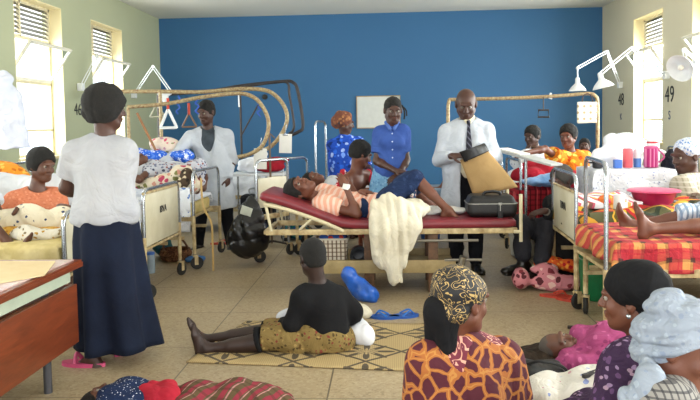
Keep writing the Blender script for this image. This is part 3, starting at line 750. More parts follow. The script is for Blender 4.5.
# ---- anglepoise lamps
def lamp(label, base, elbow, head, shade_dir, size=.11, wall=1, big=False, drop=0.0):
    t = thing('wall_lamp', label, 'lamp', base, 'white jointed wall lamps')
    base, elbow, head = Vector(base), Vector(elbow), Vector(head)
    MB().box(base, (.07, .09, .1), None, .01).build('wall_bracket', M_WIRE, t)
    for a, b in ((base, elbow), (elbow, head)):
        d = (b - a).normalized(); n = d.cross(Vector((0, 1, 0))); n = n.normalized() * .016
        MB().tube([a + n, b + n], .007, 6).tube([a - n, b - n], .007, 6).build('arm', M_WIRE, t)
    MB().lathe([(.001, -.02), (.022, -.016), (.022, .016), (.001, .02)], elbow, 12, (0, 1, 0)).lathe([(.001, -.02), (.02, -.016), (.02, .016), (.001, .02)], head, 12, (0, 1, 0)).build('joint', M_WIRE, t)
    sd = Vector(shade_dir).normalized()
    if drop:
        MB().tube([head, head + sd * drop], .008, 6).build('stem', M_WIRE, t); head = head + sd * drop
    if big: pr = [(.03, -.02), (.05, .0), (.08, .03), (size, .09), (size + .01, .11), (size - .01, .105), (size * .7, .05), (.03, .03)]
    else: pr = [(.018, -.02), (.03, 0), (.032, .06), (.045, .075), (size * .75, .12), (size, .17), (size - .008, .168), (size * .6, .12), (.03, .09)]
    s = MB().lathe(pr, head, 24, sd).build('lamp_shade', M_WIRE, t, angle=1.2)
    sdf('bulb', [ell(head + sd * .09, .03)], plain('bulb_glass', 'eeeade', .2), s, .008)
    return t
def wallp(px, py, right):
    r = ray(px, py); x = XR - .04 if right else XL + .04; tt = x / r.x; return Vector((x, r.y * tt, CAMH + r.z * tt))
lamp('white jointed wall lamp left of the young man, arm bent upward', wallp(134, 95, False), P(153, 66.5, 10.2), P(171, 92, 9.6), (-.8, -.2, -.55), .13)
lamp('farthest white jointed wall lamp, left of the two hanging over the right beds', wallp(620, 85, True), P(607, 51.5, 10.2), P(577.5, 68, 9.8), (0, 0, -1), .12, drop=.15)
lamp('white jointed wall lamp with a bell shade right of the farthest one', wallp(666, 75, True), P(632, 48, 8.6), P(600, 74, 8.4), (.25, 0, -1), .13)
lamp('big round lamp head tilted in front of the bright right window', wallp(697, 60, True), P(684, 50, 7.1), P(686, 64, 6.9), (-.75, -.5, -.42), .13, big=True)
lamp('partly hidden wall lamp bracket near number 46', wallp(81, 87, False), P(97, 56, 8.9), P(104, 84, 8.6), (.3, 0, -1), .1)
# ---- net
prop(sdf('mosquito_net', [cone(P(3, 78, 6.2), P(4, 100, 6.2), .06, .14, .05), cone(P(4, 100, 6.2), P(7, 148, 6.2), .14, .20, .05, fb=True), ell(P(3, 80, 6.2), (.09, .09, .06)), cone(P(14, 110, 6.2), P(21, 138, 6.2), .05, .035, .05)], cloth('white_net', 'd4d8e4', 'c4cadc', .8), None, .014, .02, 20, org=P(5, 120, 6.2)), 'bunched white mosquito net hanging at the left window', 'net')
# ---- things on the bedside locker
def tin(name, label, cat, px0, px1, py0, py1, Y, m, mlid=None, lidh=.2, group=None, taper=1.0, zfix=None):
    a, b = P(px0, py0, Y), P(px1, py1, Y); r = abs(b.x - a.x) / 2; h = a.z - b.z; c = Vector(((a.x + b.x) / 2, Y, b.z if zfix is None else zfix))
    t = thing(name, label, cat, c, group)
    hb = h * (1 - lidh if mlid else 1)
    MB().lathe([(r * .92 * taper, 0), (r * taper, .01), (r, hb - .01), (r * .95, hb)], c, 24).build('body', m, t)
    if mlid: MB().lathe([(r * 1.02, 0), (r * 1.02, h * lidh * .7), (r * .8, h * lidh)], c + Vector((0, 0, hb)), 24).build('lid', mlid, t)
    return t
zt = .957
tin('mug', 'coral pink plastic mug on the white locker', 'mug', 623, 632.5, 148, 167, 6.1, plain('coral_plastic', 'e8606a', .4), None, zfix=zt)
tin('food_tin', 'tin with a blue lower half and white top on the white locker', 'tin', 633.5, 641, 150, 168, 6.12, plain('blue_tin', '4a78c0', .4), plain('white_tin', 'd9dde6', .4), .5, zfix=zt)
t = tin('vacuum_flask', 'large magenta striped flask on the white locker', 'flask', 644, 658, 147, 168, 6.1, plaid('magenta_stripes', 'a9306e', [(0, .03, .35, 0, 'd78aae', .8)], (0, 1)), plain('magenta_lid', 'c04b85', .4), .12, zfix=zt)
MB().tube(smooth_path([(2.37, 6.08, 1.0), (2.41, 6.06, 1.05), (2.37, 6.08, 1.11)], 5), .008, 6).build('handle', plain('magenta_lid', 'c04b85', .4), t)
c = P(617.5, 168, 6.05); prop(MB().box((c.x, 6.05, zt + .037), (.065, .05, .075), None, .006).build('small_box', plain('blue_carton', '3f6fc4', .5), org=(c.x, 6.05, zt)), 'small blue box at the left end of the white locker', 'box')
c = P(611, 165, 6.25); pile('plastic_bag', 'bulging white plastic bag above the blue box', 'bag', plain('white_plastic_film', 'e8ebf2', .3, var=.05), [((c.x, 6.28, 1.05), (.11, .09, .11)), ((c.x + .02, 6.3, 1.18), (.07, .07, .08)), ((c.x - .1, 6.3, 1.02), (.09, .08, .08)), ((c.x + .16, 6.36, 1.06), (.12, .08, .1))], .02, 25, seed=3, floor=zt)
tin('mug', 'white cup with two red rings standing behind the flask', 'mug', 649, 658, 131, 145, 6.42, plaid('red_rings', 'e9e9e9', [(1, .07, .3, .1, 'd0313f', 1)], (0, 2)), None, zfix=1.0) if False else None
sd = thing('stacked_cups', 'white cup with two red rings behind the magenta flask', 'cup', (P(653, 140, 6.35).x, 6.35, zt))
cx = P(653, 140, 6.35).x
MB().lathe([(.05, 0), (.055, .02), (.055, .235), (.05, .24)], (cx, 6.35, zt), 20).build('body', M_WIRE, sd)
for z in (.15, .21): MB().lathe([(.055, -.008), (.057, -.006), (.057, .006), (.055, .008)], (cx, 6.35, zt + z), 20).build('red_ring', plain('red_enamel', 'c8323c', .4), sd)
c = P(608, 158, 5.95); 
t = thing('saucepan', 'small dark cooking pot beside the blue box', 'pot', (1.84, 6.06, zt))
MB().lathe([(.035, 0), (.045, .01), (.045, .055), (.05, .06)], (1.84, 6.06, zt), 20).build('body', plain('dark_pan', '2c2b30', .4, .4), t)
MB().tube([(1.80, 6.06, zt + .05), (1.72, 6.02, zt + .055)], .008, 6).build('handle', plain('dark_pan', '2c2b30', .4), t)
# dark garment hanging at far right
prop(sdf('dark_jacket', [cone(P(672, 152, 6.6), P(671, 165, 6.6), .035, .08, .05), cone(P(671, 165, 6.6), P(672, 194, 6.6), .085, .14, .05), cone(P(671, 160, 6.6), P(678, 190, 6.6), .06, .06, .04)], cloth('black_navy_cloth', '23242e', '191a22', .6), None, .012, .012, 18, org=P(672, 190, 6.6)), 'dark jacket hanging between the locker and the woman with a white headscarf', 'jacket')
# ---- right beds: blankets
M_TARTAN0 = plaid('red_yellow_tartan', 'c02a34', [(0, .30, .42, .1, 'e3a838', .55), (1, .27, .42, .0, 'e8b040', .55), (0, .30, .10, .85, '2e2620', .75), (1, .27, .10, .78, '2e2620', .7), (0, .15, .05, 0, 'f0d070', .55), (1, .135, .05, .3, 'd8434a', .7)], wob=.05)
M_TARTANF = plaid('red_yellow_tartan_side', 'c02a34', [(0, .15, .45, .1, 'e3a838', .5), (1, .14, .5, .1, 'e8b848', .45), (0, .15, .12, .85, '2e2620', .8), (1, .14, .12, .8, '2e2620', .6)], (0, 2))
M_GREENB = plaid('green_yellow_red_zigzag', '4c4a30', [(0, .34, .22, .1, 'd8a93a', .9), (1, .30, .3, .0, 'b02a2e', .9), (0, .21, .18, .5, '1f2a1e', .85), (1, .22, .12, .5, 'cf9636', .8)], rot=(0, 0, .5), wob=.25)
def tartan():
    m, nt, b = nmat('red_yellow_tartan'); v = texco(nt); o = sep(nt, v)
    zz = mth(nt, 'MULTIPLY', mth(nt, 'MINIMUM', mth(nt, 'SUBTRACT', o[2], -.0), 0.0), -1.0)
    nz = mth(nt, 'MULTIPLY', noise(nt, v, 3.0, 2), .05)
    A = mth(nt, 'ADD', o[0], nz); B = mth(nt, 'ADD', mth(nt, 'SUBTRACT', o[1], zz), nz)
    st = lambda x, p, d, off: stripes_wave(nt, x, p * .68, d, off)
    c = '9e1f2e'
    for ax_ in (A, B): c = mixc(nt, mth(nt, 'MULTIPLY', st(ax_, .20, .45, .1), .45), c, 'cc5a44')
    c = mixc(nt, mth(nt, 'MULTIPLY', mth(nt, 'MULTIPLY', st(A, .20, .45, .1), st(B, .20, .45, .1)), .65), c, 'cfa254')
    for ax_ in (A, B): c = mixc(nt, mth(nt, 'MULTIPLY', st(ax_, .20, .06, .30), .8), c, 'b02430')
    for ax_ in (A, B): c = mixc(nt, mth(nt, 'MULTIPLY', st(ax_, .20, .16, .78), .35), c, '2a1a1a')
    c = mixc(nt, mth(nt, 'MULTIPLY', mth(nt, 'MULTIPLY', st(A, .20, .22, .75), st(B, .20, .22, .75)), .8), c, '241a18')
    nt.links.new(c, b.inputs['Base Color']); b.inputs['Roughness'].default_value = .9; bump(nt, b, noise(nt, v, 9, 3, .5, 2.0), .6, .04); return m
M_TARTAN = tartan()
drape('tartan_blanket', 'red and yellow tartan blanket covering the nearest right bed', 'blanket', M_TARTAN, 1.33, 3.5, 4.03, 4.84, .645, .13, 0, .17, .08, .016, 6, 1.3)
drape('zigzag_blanket', 'dark green, red and yellow patterned blanket on the bed behind the tartan one', 'blanket', M_GREENB, 1.41, 3.5, 4.99, 5.81, .655, .1, 0, .1, .1, .06, 7, 2.3)
drape('striped_sheet', 'pink and white striped sheet bunched near the square foot panel', 'sheet', plaid('pink_orange_white_stripes', 'e4dfe4', [(1, .05, .3, 0, 'c23a56', .9), (1, .07, .2, .4, 'e2a23c', .9), (1, .11, .12, .6, '5a3550', .8)], (0, 1), rot=(0, 0, .5)), 1.44, 1.95, 5.35, 5.8, .74, .02, .05, .05, .05, .05, 8, .6)
drape('white_sheet', 'white sheet with small blue print on the bed behind the stretcher foot', 'sheet', M_WPRINT, 1.3, 3.4, 6.6, 7.4, .66, .04, 0, .1, .1, .03, 6, 3.0)
drape('white_sheet', 'white rumpled sheet on the farthest right bed', 'sheet', M_WPRINT, 1.35, 3.4, 8.1, 8.95, .68, .05, 0, .2, .1, .07, 6, 4.0)
M_REDCHK = plaid('red_dark_check', '9c1f2a', [(0, .05, .3, 0, '4a1218', .8), (1, .05, .3, 0, '4a1218', .6), (0, .1, .1, .3, 'd05050', .7)], (0, 2))
drape('red_check_blanket', 'dark red checked blanket hanging over the foot of the bed behind the black case', 'blanket', M_REDCHK, 1.25, 1.75, 6.56, 7.2, .72, .32, 0, .34, 0, .03, 8, 1.7)
c = P(541, 178, 6.5); pile('blue_cloth', 'light blue cloth bundle on the red checked blanket', 'cloth', cloth('light_blue_cloth', '6f9fd6', 'a8c4e6', .6), [((c.x, 6.6, .80), (.16, .12, .045)), ((c.x + .15, 6.62, .82), (.12, .1, .05))], .015, 22, seed=4)
c = P(523, 176, 6.7); pile('red_cloth', 'crimson blanket bundle left of the blue cloth', 'cloth', cloth('crimson_cloth', 'a91f30', '7c1522', .6), [((1.42, 6.95, .84), (.17, .12, .08)), ((1.62, 7.1, .86), (.16, .12, .08)), ((1.5, 7.2, .9), (.12, .1, .07))], .02, 20, seed=5)
pile('red_cloth', 'red printed cloth pile in front of the woman in orange', 'cloth', spots('red_white_print', 'b02a3a', ['e8d0d0', '7a1522'], 22, .3), [((1.95, 6.9, .76), (.22, .14, .07)), ((2.25, 7.0, .78), (.2, .15, .08)), ((2.0, 7.2, .78), (.2, .12, .08))], .015, 22, seed=6)
pile('white_cloth', 'white printed bundle between the two women on the far right bed', 'cloth', M_WPRINT, [((1.72, 8.35, .88), (.22, .16, .16)), ((1.95, 8.45, .84), (.2, .15, .14)), ((2.25, 8.3, .86), (.25, .18, .12))], .02, 18, seed=7)
pile('white_pillow', 'white pillow heap on the far right bed beneath the calendar bag', 'pillow', M_WPRINT, [((2.75, 8.3, .92), (.3, .2, .16)), ((2.9, 8.5, 1.05), (.25, .15, .16))], .02, 14, seed=8)
pile('blue_cloth', 'bright blue cloth strip under the arm of the woman in orange', 'cloth', cloth('bright_blue_cloth', '2458b8', '1d49a0', .5), [((1.95, 7.32, .80), (.16, .07, .05))], .01, 22, seed=9)
# basin and cup on bed
t = thing('plastic_basin', 'round magenta plastic basin on the patterned bed', 'basin', (2.17, 5.45, .70))
bc = P(656, 213, 5.4); bc = Vector((bc.x, 5.45, .70))
t.location = bc; ORG[t.name] = bc
MB().lathe([(.10, 0), (.13, .004), (.165, .10), (.19, .115), (.19, .125), (.158, .11), (.125, .015), (.001, .012)], bc, 36).build('bowl', plain('magenta_plastic', 'a8284f', .35, var=.06), t)
MB().lathe([(.183, 0), (.196, .004), (.196, .014), (.183, .018)], bc + Vector((0, 0, .108)), 36).build('rim', plain('pink_plastic', 'd0507a', .35), t)
c = P(619, 213, 5.2); t = thing('mug', 'white enamel mug between the magenta basin and the bare feet', 'mug', (c.x, 5.2, .70))
MB().lathe([(.038, 0), (.04, .005), (.04, .115), (.036, .115), (.034, .01), (.001, .008)], (c.x, 5.2, .70), 24).build('body', M_WIRE, t)
MB().tube(smooth_path([(c.x + .038, 5.2, .79), (c.x + .065, 5.2, .77), (c.x + .038, 5.2, .73)], 5), .005, 6).build('handle', M_WIRE, t)
c = P(610, 205, 5.35); pile('small_cloth', 'orange and pink cloth lying left of the white mug', 'cloth', spots('orange_pink_print', 'e07a3c', ['d83a6a', 'e8a850'], 30, .4), [((c.x, 5.4, .74), (.09, .08, .05)), ((c.x + .1, 5.5, .75), (.08, .08, .04))], .01, 24, seed=10, floor=.69)
# ---- under the right beds
t = thing('bucket', 'green plastic bin under the bed with the square foot panel', 'bucket', (1.62, 5.3, 0))
MB().lathe([(.11, .0), (.115, .01), (.14, .38), (.15, .385), (.15, .395), (.135, .39), (.105, .02), (.001, .018)], (1.60, 5.3, 0), 28).build('body', plain('green_plastic', '0f6b3e', .4), t)
MB().tube(smooth_path([(1.45, 5.3, .385), (1.45, 5.2, .33), (1.60, 5.14, .30), (1.75, 5.2, .33), (1.75, 5.3, .385)], 5), .005, 6).build('handle', M_CHROME, t)
c = F(566, 287); pile('rolled_mat', 'pink and dark rolled mat on the floor behind the castor', 'mat', spots('pink_dark_print', 'c98088', ['5a2a30', 'e0b8b0', '7a3038'], 16, .4), [((1.36, 5.55, .07), (.22, .08, .07)), ((1.28, 5.62, .16), (.12, .08, .05)), ((1.08, 5.6, .09), (.07, .11, .09))], .01, 20, seed=11, floor=.0, k=.03)
pile('orange_cloth', 'bright orange cloth lying on the rolled mat', 'cloth', spots('orange_red_print', 'e2622a', ['b01f24', 'f0a040'], 26, .4), [((1.35, 5.75, .19), (.13, .08, .05)), ((1.5, 5.7, .17), (.1, .06, .05))], .012, 24, seed=12)
def slipper(label, c, ang, m, ms, l=.25, group=None, z=0.0, tilt=0):
    t = thing('sandal', label, 'sandal', (c[0], c[1], z), group)
    R = Matrix.Rotation(ang, 3, 'Z'); cc = Vector((c[0], c[1], z)); pts = []
    for k in range(28):
        a = 2 * PI * k / 28; x = math.cos(a) * l / 2; w = (.043 + .009 * math.cos(a)) * (1 - .12 * math.cos(2 * a))
        pts.append((x, math.sin(a) * w))
    MB().prism(pts, .018, cc, R).build('sole', m, t, angle=.9)
    tb = cc + R @ Vector((l * .32, 0, .018))
    for s in (-1, 1):
        MB().tube(smooth_path([tb, tb + R @ Vector((-.03, s * .02, .03)), cc + R @ Vector((-.02, s * .043, .02))], 5), .006, 6).build('strap', ms, t)
    return t
M_RSL = plain('red_orange_rubber', 'c0402c', .5)
c = F(556, 297); slipper('red sandal on the floor nearest the black shoes', (c.x, c.y), -.25, M_RSL, M_RSL, group='red sandals by the castor')
c = F(572, 301); slipper('red sandal on the floor closest to the castor', (c.x, c.y), -.5, M_RSL, M_RSL, group='red sandals by the castor')
c = F(571, 360, 0)
# ---- black case on stretcher
M_CASE = plain('black_leather', '0d0d0f', .5, var=.2, vscale=20, bmp=.15, bscale=80)
t = thing('black_case', 'black zipped vanity case standing on the foot of the stretcher', 'case', (.85, 5.65, .60))
sdf('case_body', [rbox((.85, 5.68, .675), (.40, .30, .15), None, .05), rbox((.85, 5.68, .755), (.36, .26, .05), None, .04, k=.03)], M_CASE, t, .009)
M_ZIP = plain('grey_zip', '9a9a94', .4, .7)
def rrect(cx_, cy_, w, d, z, r=.06, n=5):
    o = []
    for sx, sy, a0 in ((1, -1, -PI / 2), (1, 1, 0), (-1, 1, PI / 2), (-1, -1, PI)):
        for k in range(n + 1):
            a = a0 + PI / 2 * k / n; o.append(Vector((cx_ + sx * (w / 2 - r) + r * math.cos(a), cy_ + sy * (d / 2 - r) + r * math.sin(a), z)))
    return o
MB().tube(rrect(.85, 5.68, .405, .305, .715, .05), .0045, 6, True).build('zip', M_ZIP, t)
MB().tube(smooth_path([(.78, 5.6, .77), (.79, 5.6, .80), (.85, 5.6, .81), (.91, 5.6, .80), (.92, 5.6, .77)], 5), .011, 8, flat=1.3).build('handle', M_CASE, t)
MB().bb((.885, 5.518, .60), (.925, 5.528, .715), .003).build('strap_flap', M_CASE, t)
MB().box((.905, 5.522, .715), (.03, .012, .02), None, .003).tube([(.905, 5.515, .71), (.905, 5.513, .66)], .004, 6).build('buckle', M_ZIP, t)
# ---- cream sheet bundle on stretcher
pr = [ell((.10, 5.62, .67), (.25, .18, .085)), ell((.1, 5.52, .72), (.13, .1, .06)), ell((-.02, 5.55, .70), (.13, .12, .08)), ell((.2, 5.58, .67), (.13, .13, .07)), ell((.0, 5.5, .76), (.07, .07, .05)),
      cone((-.08, 5.45, .70), (-.02, 5.375, .52), .075, .11, .06), cone((-.02, 5.375, .52), (.04, 5.37, .14), .115, .05, .06), cone((.12, 5.44, .66), (.15, 5.385, .55), .1, .08, .06),
      cone((.15, 5.385, .55), (.12, 5.375, .30), .09, .03, .06), cone((-.11, 5.41, .6), (-.05, 5.37, .30), .05, .04, .05), cone((-.12, 5.46, .66), (-.06, 5.37, .36), .05, .05)]
pr = [dict(p, fl=V3((0, 1, 0)), ff=1.6) if p['t'] == 'c' else p for p in pr]
prop(sdf('cream_sheet', pr, M_CREAMCL, None, .008, .017, 24, 3, org=(.0, 5.5, .6), wa=(1.5, .8, .3)), 'bunched cream sheet hanging down over the side of the stretcher', 'sheet')
prop(sdf('white_plastic_sheet', [ell((.28, 5.85, .625), (.28, .14, .03)), ell((.5, 5.8, .63), (.16, .12, .03))], cloth('white_film', 'dcdcda', 'c8c8c4', .8), None, .01, .012, 26, 5, org=(.3, 5.85, .6)), 'thin white sheet under the patient legs on the stretcher', 'sheet')
# ---- basket, pot below stretcher
M_BASK = plaid('white_brown_check_weave', 'c9c0b0', [(0, .035, .35, 0, '5a4436', .85), (1, .035, .3, 0, '5a4436', .7)], (0, 2))
t = thing('laundry_basket', 'white and brown checked basket on the stretcher lower shelf', 'basket', (-.47, 5.62, .217))
MB().loft([rrect(-.47, 5.64, w, d, z, .03) for w, d, z in ((.22, .16, .217), (.24, .18, .23), (.27, .2, .43), (.275, .205, .435))]).build('basket_body', M_BASK, t)
MB().tube(rrect(-.47, 5.64, .275, .205, .435, .03), .008, 6, True).build('rim', plain('cream_plastic', 'c9c4b4', .5), t)
pile('clothing', 'blue and red clothes heaped in the checked basket', 'clothes', spots('blue_red_print', '2c4a8a', ['a83a30', 'd8d0c0'], 14, .4), [((-.50, 5.64, .44), (.09, .07, .035)), ((-.42, 5.64, .445), (.07, .07, .03))], .01, 24, seed=14)
t = thing('dark_pot', 'dark grey pot lying on its side by the checked basket', 'pot', (-.26, 5.6, .217))
MB().lathe([(.001, 0), (.055, .0), (.065, .02), (.07, .16), (.078, .165), (.075, .172), (.055, .16), (.05, .03), (.001, .02)], (-.26, 5.72, .292), 28, (.1, -1, 0)).build('body', plain('dark_grey_enamel', '33363c', .4, .1), t)
# ---- blue flip flops
M_BLUER = plain('blue_rubber', '1f55a8', .5); M_BLUES = plain('bright_blue_strap', '2470c8', .5)
c = F(385, 318); slipper('blue flip-flop lying left of its pair on the mat edge', (c.x, c.y), 3.02, M_BLUER, M_BLUES, .22, 'blue flip-flops')
c = F(404, 317); slipper('blue flip-flop lying right of its pair, nearer the batik dress', (c.x, c.y), .25, M_BLUER, M_BLUES, .22, 'blue flip-flops')
# ---- blue bag by the sitting child
c = F(362, 304); pile('blue_plastic_bag', 'bright blue plastic bag slumped behind the child in black', 'bag', plain('blue_film', '1f5fc4', .3, var=.15, vscale=12), [((c.x - .04, c.y + .12, .11), (.075, .05, .13), (0, -.6, 0)), ((c.x + .05, c.y + .08, .06), (.09, .06, .06), (0, .5, 0)), ((c.x - .1, c.y + .14, .2), (.07, .05, .07))], .02, 24, .01, seed=15, floor=.0)
# ---- black bin bag on the chrome post
bb = P(249, 232, 6.6)
pr = [ell((bb.x, 6.6, bb.z - .02), (.19, .14, .22)), ell((bb.x - .01, 6.6, bb.z - .1), (.20, .15, .15)), cone((bb.x + .0, 6.6, bb.z + .1), (bb.x + .03, 6.62, bb.z + .34), .11, .025, .05), cone((bb.x - .05, 6.58, bb.z + .15), (bb.x - .0, 6.62, bb.z + .33), .06, .02), cone((bb.x + .1, 6.58, bb.z + .1), (bb.x + .05, 6.62, bb.z + .33), .06, .02)]
t = thing('rubbish_bag', 'shiny black plastic bag hanging from the chrome bed end', 'bag', (bb.x, 6.6, bb.z - .24))
sdf('bag_body', pr, plain('black_film', '17181b', .22, var=.2, bmp=.5, bscale=25), t, .009, .02, 22, 6)
MB().box((bb.x + .0, 6.5, bb.z + .22), (.11, .01, .09), (0.2, .35, 0), .004).build('white_label', plain('pale_green_label', 'd5dbd0', .5), t)
# ---- hanging papers
for (x0, x1, y0, y1, Y, lb) in [(279, 292, 134, 153, 8.0, 'white paper sheet hanging right of the traction hoops'), (253.5, 267, 148.5, 169, 7.6, 'white paper sheet on the chrome bed end under the hoops')]:
    a, b = P(x0, y0, Y), P(x1, y1, Y)
    t = thing('chart_sheet', lb, 'paper', (a + b) / 2, 'white patient charts')
    MB().box((a + b) / 2, (abs(b.x - a.x), .006, abs(a.z - b.z)), (0, .04, 0), .001).build('sheet', plain('white_paper', 'e4e2dc', .7, var=.03), t)
    MB().box(((a.x + b.x) / 2, Y - .008, a.z - .01), (.06, .012, .02), None, .002).tube([((a.x + b.x) / 2, Y, a.z), ((a.x + b.x) / 2 + .02, Y, a.z + .12)], .004, 6).build('clip', M_CHROME, t)
# dark slim things between the beds
t = thing('drip_stand', 'thin brown drip stand behind the chrome bed end', 'stand', (P(270, 200, 7.7).x, 7.7, 0))
x = P(271, 200, 7.7).x
MB().tube([(x, 7.7, .03), (x, 7.7, 1.3)], .012, 8).tube([(x - .06, 7.7, 1.24), (x, 7.7, 1.3), (x + .06, 7.7, 1.24)], .008, 6).build('pole', plain('brown_pole', '6e5a48', .5), t)
for k in range(3): MB().tube([(x, 7.7, .06), (x + .2 * math.cos(k * 2.1), 7.7 + .2 * math.sin(k * 2.1), .02)], .012, 6).build('leg', M_DARKP, t)
t = thing('trolley', 'white topped trolley with red and blue packs below the hoops', 'trolley', (-1.55, 7.95, 0))
MB().bb((-1.85, 7.8, .80), (-1.2, 8.2, .83), .005).build('tray', plain('white_enamel', 'dde0e2', .35), t)
for x in (-1.82, -1.23):
    for y in (7.83, 8.17): MB().tube([(x, y, .8), (x, y, .0)], .012, 8).build('leg', M_CHROME, t)
pile('plastic_wrapping', 'crumpled clear white plastic behind the young man elbow', 'wrapping', plain('white_plastic_film', 'e8ebf2', .3), [((-1.62, 7.95, .93), (.14, .1, .08)), ((-1.5, 8.0, 1.0), (.09, .08, .06))], .03, 28, seed=21, floor=.832)
pile('red_cloth', 'red folded cloth on the trolley below the hoops', 'cloth', cloth('crimson_cloth', 'a91f30', '7c1522', .6), [((-1.38, 7.95, .90), (.18, .1, .06)), ((-1.3, 8.05, .97), (.14, .09, .04))], .012, 20, seed=22, floor=.832)
# ---- right of the young man: luggage
t = thing('wheeled_suitcase', 'black suitcase with a grey tag standing behind the young man', 'suitcase', (-1.55, 8.15, 0))
sdf('case_body', [rbox((-1.62, 8.4, .28), (.42, .25, .5), None, .04)], cloth('black_nylon', '1c1c20', '131316', .3), t, .014)
MB().box((-1.6, 8.265, .33), (.09, .01, .07), None, .003).build('tag', plain('grey_plastic', '8f9294', .5), t)
MB().tube(smooth_path([(-1.72, 8.4, .53), (-1.72, 8.4, .6), (-1.52, 8.4, .6), (-1.52, 8.4, .53)], 4), .012, 6).build('handle', plain('grey_plastic', '8f9294', .5), t)
c = F(218, 246); slipper('red slipper by the feet of the young man in white', (c.x, 7.85), .1, M_RSL, M_RSL, .24)
# ---- under the left beds
c = F(174, 262); 
t = thing('wicker_basket', 'brown round wicker basket on the floor under the left bed', 'basket', (-2.05, 6.55, 0))
c = Vector((F(176, 260).x, F(176, 260).y, 0)); t.location = c; ORG[t.name] = c
MB().lathe([(.1, 0), (.14, .01), (.17, .07), (.15, .12), (.14, .12), (.13, .06), (.001, .02)], c, 30).build('basket_body', spots('brown_wicker', '6b4630', ['4a2f20', '8a6242'], 60, .5), t)
MB().tube(smooth_path([c + Vector((-.14, 0, .11)), c + Vector((-.08, 0, .22)), c + Vector((.06, 0, .22)), c + Vector((.14, 0, .11))], 5), .012, 8).build('handle', plain('brown_wicker_handle', '6b4630', .7), t)
c = F(193, 262); pile('blue_cloth', 'small light blue cloth on the floor beside the wicker basket', 'cloth', cloth('pale_blue_cloth', '5c87b8', '3f6ca8', .5), [((c.x, c.y, .025), (.08, .05, .035)), ((c.x + .07, c.y + .03, .03), (.05, .04, .03))], .008, 30, .008, seed=24, floor=.0)
c = F(160, 258); pile('teal_bag', 'teal and blue bag on the floor under the left bed', 'bag', plain('teal_film', '1f5a7c', .5, col2='1a6a6a', vscale=20), [((c.x, c.y + .1, .09), (.11, .07, .09)), ((c.x + .03, c.y + .1, .17), (.07, .05, .04))], .015, 26, seed=25, floor=.0)
t = tin('water_bottle', 'clear plastic water bottle under the left bed foot', 'bottle', 146, 155, 247, 268, 6.3, plain('clear_blue_plastic', '9aaab4', .15), plain('blue_cap', '3f6fc4', .4), .12, zfix=0.0)
pts = [P(201, 178, 6.38), P(203, 205, 6.38), P(211, 222, 6.38), P(212.5, 240, 6.38), Vector((P(213, 262, 6.38).x, 6.38, .0))]
prop(MB().tube(smooth_path(pts, 6), .011, 6).build('bamboo_stick', plain('straw_stick', 'c4a468', .6), org=(pts[-1].x, 6.38, 0)), 'thin straw-coloured stick reaching from the foot rail to the floor', 'stick')
# items on left beds
drape('cream_sheet', 'cream sheet hanging down the side of the bed by the desk', 'sheet', M_MATT, -3.7, -2.11, 4.18, 5.0, .635, 0, .02, .2, .1, .012, 6, 5.0)
drape('yellow_blanket', 'folded orange-yellow blanket on the bed by the desk', 'blanket', spots('yellow_orange_towelling', 'cfa046', ['b5782c', 'dcb868'], 40, .4), -2.95, -2.2, 4.45, 4.75, .665, .05, .03, .03, .05, .03, 8, 6.0)
pile('printed_wrapper', 'cream wrap cloth with dark butterfly print heaped before the woman in coral', 'cloth', spots('cream_butterfly_print', 'ddd3bc', ['4a5270', '3a4260'], 16, .17), [((-2.62, 4.72, .71), (.26, .12, .12)), ((-2.9, 4.7, .70), (.25, .14, .12)), ((-2.36, 4.75, .70), (.17, .11, .11))], .03, 16, seed=30, floor=.66)
pile('white_brown_cloth', 'small white and brown cloth lying by the patient foot', 'cloth', spots('white_brown_print', 'd8d2c4', ['8a7a5c', 'b0883c'], 26, .3), [((-2.42, 4.42, .68), (.14, .08, .05)), ((-2.25, 4.45, .68), (.12, .07, .045))], .02, 22, seed=29, floor=.65)
pile('orange_pillow', 'orange pillow on the far side of the bed beside the window', 'pillow', spots('orange_floral', 'd98a2c', ['e8b050', 'b8641e'], 20, .4), [((P(12, 170, 5.75).x - .05, 5.75, P(12, 170, 5.75).z - .04), (.22, .12, .10), (0, .3, 0))], .015, 14, seed=31)
pile('white_pillow', 'large white pillow bundle behind the woman in coral', 'pillow', M_WHITE, [((-3.35, 5.75, .84), (.34, .2, .20)), ((-3.0, 5.7, .78), (.4, .2, .2)), ((-2.6, 5.8, .76), (.4, .2, .14))], .03, 10, seed=32)
drape('white_sheet', 'white sheet over the bed with the plain foot panel', 'sheet', M_WHITE, -3.8, -1.98, 5.3, 6.18, .645, 0, .02, .15, .1, .04, 6, 7.0)
drape('white_sheet', 'white printed sheet over the bed behind the open chrome foot rail', 'sheet', M_WPRINT, -3.8, -1.93, 6.45, 7.3, .665, 0, .02, .3, .1, .05, 6, 8.0)
drape('white_sheet', 'white sheet over the far left bed', 'sheet', M_WHITE, -3.8, -1.65, 8.6, 9.45, .665, 0, .02, .3, .1, .05, 6, 9.0)
M_PINKF = spots('cream_pink_floral', 'd9c9bc', ['c4506a', 'b88a9a', '8a8a60'], 18, .36)
def el(px, py, Y, rx, ry, rz, rot=(0, 0, 0)):
    v = P(px, py, Y); return ((v.x, Y, v.z), (rx, ry, rz), rot)
pile('floral_pillow', 'pale pillow with pink flowers standing at the blue wall side of the left bed', 'pillow', M_PINKF, [el(168, 148, 7.55, .22, .09, .11, (0, .25, 0))], .02, 14, seed=33)
pile('blue_blanket', 'crumpled bright blue and white blanket on the left ward bed', 'blanket', spots('blue_white_print', '2f63d0', ['dfe6f6', 'c8d4f0', '5a86e0'], 22, .4, warp=.2), [el(160, 157, 7.4, .17, .10, .07), el(182, 156, 7.4, .14, .10, .07), el(140, 153, 7.4, .12, .08, .05)], .03, 20, seed=34)
